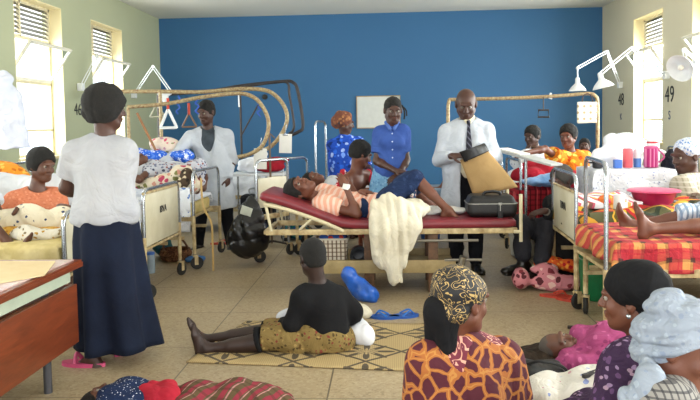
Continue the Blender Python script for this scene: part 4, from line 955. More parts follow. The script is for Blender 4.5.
pile('floral_cover', 'long cream bedcover with pink and olive flowers over the lying patient', 'bedcover', spots('cream_pink_olive_floral', 'd0c4b0', ['a8405a', '7a7a4a', '4a4436', 'c08a7a'], 15, .42), [el(150, 184, 6.75, .17, .15, .05), el(167, 180, 6.75, .17, .15, .06, (0, -.35, 0)), el(180, 174, 6.75, .12, .15, .06, (0, -.5, 0)), el(190, 182, 6.75, .09, .15, .10)], .03, 17, seed=35)
pile('white_bundle', 'white rumpled cloth between the patient and the floral cover', 'cloth', M_WHITE, [el(144, 170, 6.95, .10, .10, .07), el(160, 170, 7.1, .14, .08, .05), el(175, 168, 7.1, .12, .08, .05), el(127, 178, 6.8, .12, .1, .05)], .03, 17, seed=36)
pile('striped_cloth', 'dark brown and cream patterned cloth at the foot of the floral cover', 'cloth', spots('brown_cream_print', '4a3c30', ['c8b89a', '2a2420'], 20, .4), [el(188, 176, 6.6, .06, .06, .07), el(183, 184, 6.55, .05, .05, .05)], .02, 22, seed=37)
prop(MB().loft([rrect(-1.98, 6.40, .17, .05, z, .02) for z in (.52, .53, .78, .80)]).build('printed_carton', spots('white_blue_carton_print', 'dfe3ea', ['5a7ab8', 'c8ccd8'], 18, .3), org=(-1.98, 6.40, .52)), 'white and blue printed bag hanging on the open foot rail', 'bag')

c = F(431, 243); t = thing('bucket', 'blue plastic bucket on the floor behind the doctor legs', 'bucket', (c.x, c.y + .12, 0))
MB().lathe([(.10, 0), (.105, .01), (.14, .25), (.15, .255), (.15, .265), (.13, .26), (.10, .02), (.001, .018)], (c.x, c.y + .12, 0), 28).build('body', plain('blue_bucket_plastic', '1d4f9c', .4), t)
MB().tube(smooth_path([(c.x - .14, c.y + .12, .25), (c.x - .1, c.y + .02, .2), (c.x, c.y - .02, .17), (c.x + .1, c.y + .02, .2), (c.x + .14, c.y + .12, .25)], 5), .005, 6).build('handle', M_CHROME, t)
c = F(292, 241); pile('teal_bundle', 'teal and blue bundle on the floor beneath the low cot', 'bundle', spots('teal_blue_print', '1c5a68', ['1f3f7a', '2a7a6a'], 30, .35), [((c.x, c.y + .1, .09), (.16, .1, .10)), ((c.x + .14, c.y + .12, .07), (.1, .08, .07))], .02, 22, seed=61, floor=.0)
# ------------------------------------------------------------------ people
M_SKIN = {'d': skin('dark_brown_skin', '4a2e24'), 'm': skin('brown_skin', '5e3b2c'), 'r': skin('warm_brown_skin', '6b3f2e'), 'k': skin('very_dark_brown_skin', '33221d')}
M_HAIR = plain('black_hair', '15120f', .85, var=.3, vscale=60, bmp=.9, bscale=220)
M_EYE = plain('eye_white', '8f857a', .25, var=.02); M_IRIS = plain('dark_iris', '120c09', .2, var=.02)
def V(*a): return Vector(a)
def head_basis(face, up=(0, 0, 1)):
    f = Vector(face).normalized(); u = Vector(up); u = (u - f * u.dot(f)).normalized(); r = f.cross(u)
    return Matrix((r, f, u)).transposed()
def head_prims(c, R, s=1.0, k=.016):
    q = lambda x, y, z: Vector(c) + R @ (Vector((x, y, z)) * s)
    e = lambda x, y, z, rx, ry, rz, kk=k, sub=False: ell(q(x, y, z), (rx * s, ry * s, rz * s), R, kk * s, sub)
    P_ = [e(0, -.018, .028, .074, .093, .084), e(0, .022, -.018, .062, .068, .088), cone(q(0, .052, -.088), q(0, .066, -.092), .028 * s, .022 * s, .03 * s),
          cone(q(-.05, .0, -.055), q(-.02, .055, -.088), .022 * s, .018 * s, .03 * s), cone(q(.05, .0, -.055), q(.02, .055, -.088), .022 * s, .018 * s, .03 * s),
          e(-.034, .062, -.03, .022, .02, .022), e(.034, .062, -.03, .022, .02, .022),
          cone(q(-.035, .083, .026), q(.035, .083, .026), .012 * s, .012 * s, .015 * s),
          e(-.030, .094, .006, .015, .012, .010, .008, True), e(.030, .094, .006, .015, .012, .010, .008, True),
          cone(q(0, .088, .012), q(0, .106, -.022), .008 * s, .013 * s, .01 * s), e(-.013, .094, -.027, .009, .010, .008, .006), e(.013, .094, -.027, .009, .010, .008, .006),
          e(0, .086, -.053, .026, .014, .008, .006), e(0, .083, -.066, .022, .014, .009, .006), e(0, .101, -.0595, .022, .006, .0022, .003, True),
          e(-.077, -.008, -.006, .010, .019, .031, .008), e(.077, -.008, -.006, .010, .019, .031, .008), e(-.085, .0, -.004, .005, .010, .016, .005, True), e(.085, .0, -.004, .005, .010, .016, .005, True)]
    return P_
def eyes(c, R, s, t):
    for sx in (-1, 1):
        p = Vector(c) + R @ (Vector((sx * .030, .0785, .006)) * s)
        o = MB().lathe([(.001, -.011 * s), (.008 * s, -.008 * s), (.011 * s, 0), (.008 * s, .008 * s), (.001, .011 * s)], p, 12).build('eye', M_EYE, t)
        MB().lathe([(.0055 * s, -.001), (.0045 * s, .0018), (.001, .002)], p + R @ Vector((0, .0098 * s, 0)), 10, R @ Vector((0, 1, 0))).build('iris', M_IRIS, o)
def hair(c, R, s, t, th=.012, kind='short', m=None, line=.045, wr=.003, res=.007):
    q = lambda x, y, z: Vector(c) + R @ (Vector((x, y, z)) * s)
    e = lambda x, y, z, rx, ry, rz, kk=.02, sub=False: ell(q(x, y, z), (rx * s, ry * s, rz * s), R, kk * s, sub)
    if kind == 'short': pr = [e(0, -.020, .032, .075 + th, .092 + th, .083 + th), e(0, -.045, -.02, .066 + th * .6, .06 + th * .6, .06), e(0, .118, -.03, .16, .085, .10, .012, True), e(0, 0, -.14, .2, .2, .075, .02, True)]
    elif kind == 'bald': pr = [e(0, -.022, .010, .079, .094, .075), e(0, -.045, -.02, .070, .064, .06), e(0, .09, .05, .16, .10, .12, .012, True), e(0, 0, -.14, .2, .2, .075, .02, True)]
    elif kind == 'bob': pr = [e(0, -.02, .03, .082 + th, .098 + th, .088 + th), e(-.052, -.03, -.02, .05 + th * .6, .07, .075), e(.052, -.03, -.02, .05 + th * .6, .07, .075), e(0, -.06, -.03, .075, .06, .075), e(0, .125, -.04, .12, .085, .11, .012, True), e(0, 0, -.175, .2, .2, .08, .02, True)]
    elif kind == 'pulled': pr = [e(0, -.020, .030, .079, .096, .086), e(0, -.10, .01, .045, .04, .05), e(0, .115, -.04, .15, .08, .095, .012, True), e(0, 0, -.15, .2, .2, .08, .02, True)]
    return sdf('hair', pr, m or M_HAIR, t, res, wr, 60)
def hand_prims(w, d, n, side=1, curl=.35, s=1.0, spread=.1):
    """w wrist, d direction of the fingers, n back-of-hand normal, side = which way the thumb lies"""
    d = Vector(d).normalized(); n = Vector(n); n = (n - d * n.dot(d)).normalized(); x = d.cross(n) * side; w = Vector(w)
    k = .006 * s; pr = []
    c = w + d * .045 * s
    R = Matrix((x, d, n)).transposed()
    pr.append(ell(c, (.040 * s, .052 * s, .016 * s), R, .015)); pr.append(cone(w, w + d * .03 * s, .024 * s, .026 * s, .02, fl=n, ff=1.3))
    for i, (off, L, r) in enumerate(((.029, .070, .0088), (.010, .078, .009), (-.010, .072, .0086), (-.028, .056, .0078))):
        dd = (d + x * (off * 6 * spread)).normalized(); p0 = w + d * (.045) * s + x * off * .8 * s; p = w + d * (.083 - (abs(off) > .02) * .006) * s + x * off * s
        pr.append(cone(p0, p, r * 1.15 * s, r * 1.1 * s, k)); a = curl * (.6 + .15 * i)
        for j, f in enumerate((.45, .32, .26)):
            ca = math.cos(a), math.sin(a); v = dd * ca[0] - n * ca[1]; e2 = p + v * L * f * s
            pr.append(cone(p, e2, r * (1 - .07 * j) * s, r * (.93 - .07 * j) * s, k * .4)); p = e2; a += curl
    tb = w + d * .02 * s + x * .022 * s; t1 = tb + (x * .8 + d * .55 - n * .3).normalized() * .038 * s; t2 = t1 + (d * .85 + x * .35 - n * (.3 + curl * .5)).normalized() * .030 * s; t3 = t2 + (d * .95 - n * (.2 + curl * .6)).normalized() * .022 * s
    pr += [cone(tb, t1, .015 * s, .011 * s, .01), cone(t1, t2, .0105 * s, .0098 * s, k), cone(t2, t3, .0098 * s, .008 * s, k * .4)]
    return pr
def foot_prims(an, toe, up, s=1.0, side=1):
    """an ankle joint, toe = direction heel->toes, up = direction up the shin"""
    d = Vector(toe).normalized(); u = Vector(up); u = (u - d * u.dot(d)).normalized(); x = d.cross(u) * side; a = Vector(an)
    R = Matrix((x, d, u)).transposed(); h = a - u * .045 * s
    pr = [ell(h - d * .035 * s, (.031 * s, .036 * s, .034 * s), R, .03), cone(a, h + d * .09 * s + x * .008 * s, .034 * s, .022 * s, .03), ell(h + d * .12 * s - u * .012 * s + x * .006 * s, (.045 * s, .035 * s, .018 * s), R, .02),
          cone(h - d * .02 * s - x * .01 * s - u * .01 * s, h + d * .11 * s - x * .02 * s - u * .012 * s, .025 * s, .018 * s, .02)]
    for i, (o, l, r) in enumerate(((.030, .05, .014), (.011, .048, .0095), (-.005, .043, .009), (-.019, .036, .0085), (-.031, .028, .008))):
        p = h + d * .135 * s + x * o * s - u * .016 * s - d * abs(i) * .004 * s; pr.append(cone(p, p + d * l * .7 * s, r * s, r * .9 * s, .008))
    return pr
def shoe_prims(an, toe, up, s=1.0, side=1):
    d = Vector(toe).normalized(); u = Vector(up); u = (u - d * u.dot(d)).normalized(); x = d.cross(u) * side; a = Vector(an); R = Matrix((x, d, u)).transposed(); h = a - u * .05 * s
    return [cone(h - d * .04 * s + u * .01, h + d * .10 * s, .040 * s, .036 * s, .03), ell(h + d * .15 * s - u * .008, (.043 * s, .062 * s, .030 * s), R, .03), cone(a + u * .01, h, .045 * s, .042 * s, .03),
            rbox(h + d * .055 * s - u * .036 * s, (.078 * s, .26 * s, .02 * s), R, .01, .008)]
class Person:
    def __init__(P_, label, cat='person', head=None, face=(0, -1, 0), hup=(0, 0, 1), neck=None, pelvis=None, arms=(), legs=(), s=1.0, hs=1.0, w=1.0, skn='d', group=None, base=None, res=.007, bust=False, shoes=False, chestr=1.0, belly=1.0, noeyes=False, gs=1.0):
        """arms: dict(s=shoulder, e=elbow, w=wrist, d=finger direction, n=back of hand, side, curl); legs: dict(h=hip, k=knee, a=ankle, t=toe direction, u=up)"""
        P_.c, P_.s, P_.hs = Vector(head), s, hs; P_.R = head_basis(face, hup); P_.neck, P_.pel = Vector(neck), Vector(pelvis)
        P_.arms, P_.legs, P_.w, P_.res, P_.bust, P_.chestr, P_.belly = [dict(a) for a in arms], legs, w * s, res, bust, chestr, belly
        if base is None: base = (P_.pel.x, P_.pel.y, 0)
        P_.t = thing('person', label, cat, base, group); P_.skn = M_SKIN[skn]; P_.gs = gs
        sh = [Vector(a['s']) for a in P_.arms]
        P_.sh = sh; ax = (P_.neck - P_.pel); P_.ax = ax.normalized()
        rt = (sh[1] - sh[0]); rt = (rt - P_.ax * rt.dot(P_.ax)).normalized(); P_.rt = rt; P_.fw = P_.ax.cross(rt)
        if P_.fw.dot(P_.R @ Vector((0, 1, 0))) < 0: P_.fw = -P_.fw
        hp = [Vector(l['h']) for l in legs] if legs else [P_.pel - rt * .1, P_.pel + rt * .1]
        hr = hp[1] - hp[0]
        if hr.dot(rt) < 0: hp = hp[::-1]; hr = -hr
        P_.hr = (hr - P_.ax * hr.dot(P_.ax)).normalized()
        pr = P_.torso(0) + P_.limbs_arm(0) + P_.limbs_leg(0)
        pr += head_prims(P_.c, P_.R, hs)
        nk = P_.c + P_.R @ Vector((0, -.02, -.055)) * hs
        pr += [cone(nk, P_.neck + P_.ax * .02 * s, .052 * s * min(1, hs), .058 * s, .03)]
        for a in P_.arms:
            if a.get('d') is not None: pr += hand_prims(a['w'], a['d'], a.get('n', (0, 0, 1)), a.get('side', 1), a.get('curl', .35), s * a.get('hs', 1.0))
        for l in legs:
            if shoes: pass
            elif l.get('t') is not None: pr += foot_prims(l['a'], l['t'], l.get('u', (0, 0, 1)), s, l.get('side', 1))
        P_.body = sdf('body', pr, P_.skn, P_.t, res)
        if not noeyes: eyes(P_.c, P_.R, hs, P_.t)
    def torso(P_, i, lo=0.0, k=.04):
        s, w = P_.s, P_.w; n, p = P_.neck, P_.pel; R1 = Matrix((P_.rt, P_.fw, P_.ax)).transposed(); R2 = Matrix((P_.hr, P_.ax.cross(P_.hr), P_.ax)).transposed()
        L = (n - p).length; q = []
        q.append(ell(lerp(p, n, .68), (.150 * w * P_.chestr + i, .100 * s * P_.chestr + i, L * .30 + i), R1, k))
        q.append(ell(lerp(p, n, .34), (.130 * w * P_.belly + i, .095 * s * P_.belly + i, L * .26 + i), R1, k))
        if lo <= 0: q.append(ell(lerp(p, n, .03), (.160 * w + i, .115 * s + i, .12 * s + i), R2, k))
        for sh in P_.sh:
            inn = lerp(n, sh, .12) - P_.ax * .005 * s
            q.append(cone(inn, sh, .045 * s + i, .045 * s + i, .03)); q.append(cone(lerp(p, n, .62) + (sh - n) * .4, sh - P_.ax * .03 * s, .065 * s + i, .045 * s + i, .03))
        if P_.bust:
            for sg in (-1, 1): q.append(ell(lerp(p, n, .66) + P_.fw * .085 * s + P_.rt * .07 * w * sg, (.055 * s + i, .05 * s + i, .055 * s + i), R1, .04))
        return q
    def limbs_arm(P_, i, f=2.0, r=1.0, k=.03, flat=False, which=None):
        q = []; s = P_.s
        for j, a in enumerate(P_.arms):
            if which is not None and j not in which: continue
            S, E, W = Vector(a['s']), Vector(a['e']), Vector(a['w']); ff = a.get('f', f)
            ru = .046 * s * r; re = .037 * s * r; rw = .026 * s * r
            t = min(ff, 1.0); q.append(cone(S, lerp(S, E, t), ru + i, ru + (re - ru) * t + i, k, fb=flat and ff <= 1))
            if ff > 1:
                t = min(ff - 1, 1.0); q.append(cone(E, lerp(E, W, t), re + i, re + (rw - re) * t + i, k, fb=flat)); 
                if ff >= 1.4 and i == 0: q.append(ell(lerp(E, W, .25), (re * 1.12,) * 3, None, .03))
        return q
    def limbs_leg(P_, i, f=2.0, r=1.0, k=.04, flat=False):
        q = []; s = P_.s
        for l in P_.legs:
            H, K, A = Vector(l['h']), Vector(l['k']), Vector(l['a'])
            rh, rk, ra = .080 * s * r, .052 * s * r, .034 * s * r
            t = min(f, 1.0); q.append(cone(H, lerp(H, K, t), rh + i, rh + (rk - rh) * t + i, k, fb=flat and f <= 1))
            if f > 1:
                t = min(f - 1, 1.0); q.append(cone(K, lerp(K, A, t), rk + i, rk + (ra - rk) * t + i, k, fb=flat))
                if i == 0:
                    b = l.get('calf'); off = Vector(b) * .02 if b is not None else Vector((0, 0, 0)); q.append(cone(lerp(K, A, .15) + off * s, lerp(K, A, .5) + off * s, .05 * s, .042 * s, .03))
        return q
    def shirt(P_, m, name='shirt', f=.55, i=.014, lo=0.0, ex=(), wr=.006, wf=16, res=None, open_neck=True, sr=1.12, extra_half=None, seed=1, which=None):
        n = P_.neck; pr = P_.torso(i, lo) + P_.limbs_arm(i + .004, f, sr, flat=True, which=which) + list(ex)
        pr.append(dict(ell(n + P_.ax * (.045 * P_.s) + P_.fw * .03 * P_.s, (.085 * P_.s, .085 * P_.s, .055 * P_.s), Matrix((P_.rt, P_.fw, P_.ax)).transposed(), .01), sub=True))
        if extra_half: pr += [half(*h) for h in extra_half]
        return sdf(name, pr, m, P_.t, res or max(P_.res, .008), wr, wf, seed, wa=(1.2, 1.2, .5))
    def hairs(P_, **k): return hair(P_.c, P_.R, P_.hs, P_.t, **k)
    def hq(P_, x, y, z): return P_.c + P_.R @ (Vector((x, y, z)) * P_.hs)
def sarm(s, e, w, d=None, n=(0, 0, 1), side=1, curl=.35, **k): return dict(s=s, e=e, w=w, d=d, n=n, side=side, curl=curl, **k)
def leg(h, k, a, t=None, u=(0, 0, 1), side=1, **kk): return dict(h=h, k=k, a=a, t=t, u=u, side=side, **kk)
def report(nm, p):
    for j, a in enumerate(p.arms): print('BONE', nm, 'arm', j, round((Vector(a['s']) - Vector(a['e'])).length, 2), round((Vector(a['e']) - Vector(a['w'])).length, 2))
    for j, a in enumerate(p.legs): print('BONE', nm, 'leg', j, round((Vector(a['h']) - Vector(a['k'])).length, 2), round((Vector(a['k']) - Vector(a['a'])).length, 2))
    print('BONE', nm, 'torso', round((p.neck - p.pel).length, 2), 'sh', round((p.sh[0] - p.sh[1]).length, 2), 'headc', round((p.c - p.neck).length, 2))
# ---- cloth patterns worn by people
def batik_mat():
    m, nt, b = nmat('maroon_orange_batik'); v = texco(nt, (1, 1, 1))
    nz = nt.nodes.new('ShaderNodeTexNoise'); nz.inputs['Scale'].default_value = 12; nt.links.new(v, nz.inputs['Vector'])
    a = nt.nodes.new('ShaderNodeVectorMath'); a.operation = 'MULTIPLY_ADD'; nt.links.new(nz.outputs['Color'], a.inputs[0]); a.inputs[1].default_value = (.05,) * 3; nt.links.new(v, a.inputs[2])
    vo = nt.nodes.new('ShaderNodeTexVoronoi'); vo.feature = 'DISTANCE_TO_EDGE'; vo.inputs['Scale'].default_value = 15; nt.links.new(a.outputs[0], vo.inputs['Vector'])
    c = mixc(nt, mth(nt, 'LESS_THAN', vo.outputs['Distance'], .105), '4c1222', 'a3602a')
    c = mixc(nt, mth(nt, 'LESS_THAN', vo.outputs['Distance'], .022), c, 'b47c3c')
    nt.links.new(c, b.inputs['Base Color']); b.inputs['Roughness'].default_value = .85
    bump(nt, b, noise(nt, v, 9, 4, .55, .8), .5, .03); return m
def scroll_mat(name, base, line, sc=14, w=.16, n=5.0):
    m, nt, b = nmat(name); v = texco(nt)
    f = mth(nt, 'FRACT', mth(nt, 'MULTIPLY', noise(nt, v, sc, 1, .4, 1.5), n))
    c = mixc(nt, mth(nt, 'LESS_THAN', f, w), base, line)
    nt.links.new(c, b.inputs['Base Color']); b.inputs['Roughness'].default_value = .7
    bump(nt, b, noise(nt, v, 12, 3), .4, .02); return m
M_BATIK = batik_mat()
M_GOLDB = scroll_mat('black_gold_scrolls', '17171a', 'b89a60', 20, .20, 6)
M_YOKE = scroll_mat('maroon_pink_scrolls', '6a1a30', 'd8a08a', 11, .25, 6)
M_NAVY = cloth('navy_skirt_cloth', '151d30', '101626', .15)
M_TSHIRT = cloth('white_tshirt', 'abacb0', '9ea0a6', .45)
M_COAT = cloth('white_coat_cotton', 'b9bec6', 'aab0ba', .4)
M_CORAL = spots('coral_cloth', 'c27556', ['b86a4c', 'cc8466'], 40, .4)
M_BLACKC = cloth('black_jersey', '161618', '101013', .15)
M_TROUS = cloth('dark_trousers', '1a1b22', '121318', .3)
M_SHOE = plain('black_shoe_leather', '15130f', .3)
def skirt(name, m, t, rings, folds=9, amp=.02, solid=0.0, n=72, sd=0.0, thick=.006):
    """rings: (centre, rx, ry, rotation z) from the waist down"""
    R = []
    path = []
    for i in range(len(rings) - 1):
        for k in range(6): 
            u = k / 6; a, b = rings[i], rings[i + 1]; path.append((lerp(a[0], b[0], u), a[1] + (b[1] - a[1]) * u, a[2] + (b[2] - a[2]) * u, a[3] + (b[3] - a[3]) * u))
    path.append(rings[-1]); N = len(path)
    for i, (c, rx, ry, rot) in enumerate(path):
        g = i / (N - 1); ring = []
        for j in range(n):
            a = 2 * PI * j / n; w = 1 + amp / max(rx, .05) * g * (math.sin(folds * a + sd + g) + .5 * math.sin((folds * 2 - 3) * a + 2 * sd))
            p = Vector((math.cos(a) * rx * w, math.sin(a) * ry * w, 0)); p.rotate(Euler((0, 0, rot))); ring.append(Vector(c) + p)
        R.append(ring)
    o = MB().loft(R, cap=False).build(name, m, t, angle=3)
    md = o.modifiers.new('solid', 'SOLIDIFY'); md.thickness = thick
    return o
PP = P
def jt(px, py, Y, dz=0): v = PP(px, py, Y); v.z += dz; return v
# ================= standing woman, left, seen from behind
Y = 3.9
w1 = Person('woman standing on the left with her back turned, white T-shirt and long navy skirt', head=jt(107, 108, Y), face=(.75, .7, -.15), neck=jt(105, 138, Y), pelvis=jt(107, 214, Y),
    arms=[sarm(jt(75, 153, Y), jt(66, 188, Y + .06), jt(84, 196, Y + .28), (.5, .8, 0), (0, 0, 1), -1), sarm(jt(124, 151, Y), jt(126, 187, Y + .1), jt(112, 190, Y + .3), (-.6, .8, 0), (0, 0, 1), 1)],
    legs=[leg(jt(96, 222, Y), jt(94, 292, Y + .02), jt(93, 358, Y - .1), (-1, .1, 0)), leg(jt(118, 222, Y), jt(122, 288, Y + .03), jt(123, 350, Y + .12), (.3, .9, 0))], s=.98, hs=1.0, w=1.1, skn='d')
report('w1', w1)
w1.hairs(th=.03, kind='bob', wr=.004)
sdf('hair_bun', [ell(jt(93, 111, Y - .02), (.062, .07, .075))], M_HAIR, w1.t, .007, .004, 60)
w1.shirt(M_TSHIRT, 't_shirt', f=.62, i=.02, wr=.010, wf=10, sr=1.15, ex=[cone(jt(104, 175, Y), jt(105, 219, Y), .145, .172, .05, fb=True, fl=(0, 1, 0), ff=1.35), cone(jt(105, 200, Y), jt(95, 226, Y), .14, .13, .03, fb=True, fl=(0, 1, 0), ff=1.35)])
skirt('skirt', M_NAVY, w1.t, [(jt(106, 205, Y), .175, .13, 0), (jt(107, 240, Y), .19, .15, 0), (jt(112, 300, Y), .205, .17, .05), (jt(117, 346, Y), .228, .19, .1)], 6, .034)
for a, (dx, dy) in ((w1.legs[0]['a'], (-1, .1)), (w1.legs[1]['a'], (.3, .9))):
    d = Vector((dx, dy, 0)).normalized(); ang = math.atan2(d.y, d.x)
    R = Matrix.Rotation(ang, 3, 'Z'); pts = [(math.cos(q * PI / 14) * .135, math.sin(q * PI / 14) * (.046 + .006 * math.cos(q * PI / 14))) for q in range(28)]
    c = Vector((a.x, a.y, 0)) + d * .06
    so = MB().prism(pts, .022, c, R).build('sandal', plain('pink_rubber', 'd0507c', .5), w1.t)
    MB().tube(smooth_path([c + R @ V(.03, .046, .02), c + R @ V(.04, .0, .07), c + R @ V(.03, -.046, .02)], 5), .012, 6).build('strap', plain('pink_rubber', 'd0507c', .5), w1.t)
# ================= seated woman in coral
Y = 5.12
w2 = Person('seated woman in a coral top with short black hair beside the left window', head=jt(42, 165, Y), face=(.85, -.45, -.2), neck=jt(37, 190, Y), pelvis=jt(36, 240, Y + .02),
    arms=[sarm(jt(15, 201, Y - .08), jt(4, 232, Y - .12), jt(22, 236, Y - .2), (1, -.2, 0), (0, 0, 1), 1), sarm(jt(55, 198, Y + .08), jt(62, 222, Y + .0), jt(60, 207, Y - .2), (.8, -.5, .1), (0, -.2, 1), 1)],
    legs=[leg(jt(32, 250, Y), jt(66, 250, Y - .0), (jt(66, 250, Y - .0).x, Y, .1), (1, 0, 0)), leg(jt(42, 246, Y + .08), jt(76, 248, Y + .08), (jt(76, 250, Y).x, Y + .08, .1), (1, 0, 0))], s=.95, hs=1.05, skn='m', bust=True)
report('w2', w2)
w2.hairs(th=.022, kind='short'); w2.shirt(M_CORAL, 'blouse', f=.8, i=.02, sr=1.5, wr=.008, ex=[cone(jt(36, 215, Y), jt(36, 246, Y), .17, .2, .05, fb=True)])
sdf('earring', [ell(w2.hq(.085, -.005, -.045), .008)], M_CHROME, w2.t, .004)
prop(sdf('stool', [rbox((w2.pel.x, w2.pel.y + .02, .40), (.32, .22, .05), None, .015)] + [cone((w2.pel.x + a, w2.pel.y + .02 + b, 0), (w2.pel.x + a, w2.pel.y + .02 + b, .4), .016, k=.01) for a in (-.12, .12) for b in (-.08, .08)], M_BROWN, None, .01, org=(w2.pel.x, w2.pel.y, 0)), 'small wooden stool under the seated woman in coral', 'stool')
# ================= young man in white coat
Y = 7.65
m1 = Person('young man in a white coat leaning over the left bed with one arm out', head=jt(206, 112, Y - .03), face=(-.35, -.9, -.3), neck=jt(208, 130, Y), pelvis=jt(214, 168, Y),
    arms=[sarm(jt(191, 137, Y - .05), jt(173, 157, Y - .25), jt(152, 172, Y - .48), (-.9, -.3, -.35), (-.3, 0, .9), 1), sarm(jt(227, 136, Y + .03), jt(233, 160, Y + .05), jt(228, 179, Y - .08), (-.05, -.1, -1), (.8, -.4, 0), 1, .5)],
    legs=[leg(jt(207, 170, Y), jt(202, 209, Y), jt(199, 244, Y), (-.3, -1, 0)), leg(jt(222, 170, Y), jt(226, 209, Y), jt(231, 244, Y), (.1, -1, 0))], s=1.0, hs=1.1, skn='d', shoes=True)
report('m1', m1)
m1.hairs(th=.01, kind='short')
sdf('shirt', m1.torso(.010) , cloth('grey_print_shirt', '4c545c', '2c3238', .3), m1.t, .01)
coat = m1.torso(.026) + m1.limbs_arm(.016, 1.92, 1.15, flat=True) + [cone(jt(213, 150, Y), jt(219, 208, Y), .17, .20, .06, fb=True, fl=(0, 1, 0), ff=1.3)]
coat.append(dict(cone(m1.neck + m1.fw * .10 + V(0, 0, .07), m1.neck + m1.fw * .17 - V(0, 0, .26), .105, .055, .01), sub=True))
coat.append(dict(ell(m1.neck + V(0, -.03, .05), (.085, .1, .06), None, .01), sub=True))
sdf('white_coat', coat, M_COAT, m1.t, .009, .014, 16, 2, wa=(1.3, 1.3, .35))
sdf('trousers', m1.limbs_leg(.014, 1.95, 1.15) + m1.torso(.006)[:0], M_TROUS, m1.t, .01, .006, 14)
for l in m1.legs: sdf('shoe', shoe_prims(l['a'], l['t'], (0, 0, 1)), M_SHOE, m1.t, .008)
# ================= woman in blue dress with head wrap
Y = 8.2
w3 = Person('woman in a bright blue patterned dress and rust head wrap by the blue wall', head=jt(345, 123, Y), face=(.85, .25, -.2), neck=jt(345, 139, Y), pelvis=jt(347, 172, Y),
    arms=[sarm(jt(334, 145, Y - .08), jt(336, 168, Y - .1), jt(350, 176, Y - .25), (.8, -.4, 0), (0, 0, 1)), sarm(jt(358, 144, Y + .1), jt(366, 166, Y), jt(374, 172, Y - .2), (.8, -.4, 0), (0, 0, 1))],
    legs=[leg(jt(342, 176, Y), jt(342, 207, Y), (jt(342, 236, Y).x, Y, .07), (1, -.1, 0)), leg(jt(352, 176, Y), jt(352, 207, Y), (jt(352, 236, Y).x, Y + .05, .07), (1, -.1, 0))], s=.92, hs=1.05, skn='d', res=.009)
report('w3', w3)
sdf('head_wrap', [ell(w3.hq(0, -.03, .04), (.115, .12, .105)), ell(w3.hq(0, -.09, .0), (.085, .08, .085))], spots('rust_grey_print', '6e4436', ['8a5a40', '4a4248', 'a0704a'], 26, .45), w3.t, .009, .012, 26)
M_BLUEDR = spots('bright_blue_dress_print', '1f46a8', ['6f94e0', '122c6a', '2b62d0', '9ab0e4'], 16, .42)
sdf('dress', w3.torso(.03) + w3.limbs_arm(.03, .9, 1.4) + [cone(jt(344, 150, Y), Vector((jt(346, 200, Y).x, Y, .2)), .17, .24, .06, fb=True)], M_BLUEDR, w3.t, .011, .014, 14)
# ================= bare-backed seated woman
Y = 6.62
w4 = Person('seated woman with a bare back and red wrap leaning beside the nurse', head=jt(361, 154, Y), face=(.85, .35, -.45), neck=jt(356, 171, Y), pelvis=jt(347, 211, Y + .05),
    arms=[sarm(jt(345, 180, Y - .12), jt(359, 200, Y - .2), jt(382, 196, Y - .3), (.9, -.2, -.1), (0, 0, 1), 1), sarm(jt(367, 175, Y + .13), jt(380, 196, Y + .1), jt(388, 200, Y - .1), (.8, -.4, 0), (0, 0, 1), 1)],
    legs=[leg(jt(346, 214, Y - .05), jt(366, 216, Y + .32), (jt(366, 216, Y).x, Y + .33, .08), (0, 1, 0)), leg(jt(350, 214, Y + .12), jt(378, 214, Y + .35), (jt(378, 216, Y).x, Y + .38, .08), (0, 1, 0))], s=.97, hs=1.05, skn='r', hup=(.1, .1, 1))
report('w4', w4)
w4.hairs(th=.018, kind='short')
sdf('red_wrap', [p_ for p_ in w4.torso(.02)[1:3]] + [cone(jt(347, 208, Y), jt(368, 214, Y + .3), .14, .12, .05), cone(jt(368, 214, Y + .3), (jt(370, 216, Y).x, Y + .33, .25), .12, .13, .05, fb=True)], spots('red_white_print', 'b02a3a', ['e8d0d0', '7a1522'], 22, .3), w4.t, .01, .01, 18)
sdf('shoulder_cloth', [cone(jt(368, 172, Y + .14), jt(376, 186, Y + .05), .03, .04, .02)], spots('red_white_print', 'b02a3a', ['e8d0d0', '7a1522'], 22, .3), w4.t, .008, .008, 22)
sdf('hanging_cloth', [cone(jt(343, 172, Y + .13), jt(339, 190, Y + .10), .03, .05, .03)], spots('red_white_print', 'b02a3a', ['e8d0d0', '7a1522'], 22, .3), w4.t, .008, .008, 22)
prop(sdf('wooden_stool', [rbox((w4.pel.x, w4.pel.y, .40), (.34, .3, .04), None, .012)] + [cone((w4.pel.x + a, w4.pel.y + b, 0), (w4.pel.x + a, w4.pel.y + b, .4), .018, k=.01) for a in (-.13, .13) for b in (-.11, .11)], M_BROWN, None, .01, org=(w4.pel.x, w4.pel.y, 0)), 'wooden stool under the bare-backed woman', 'stool')
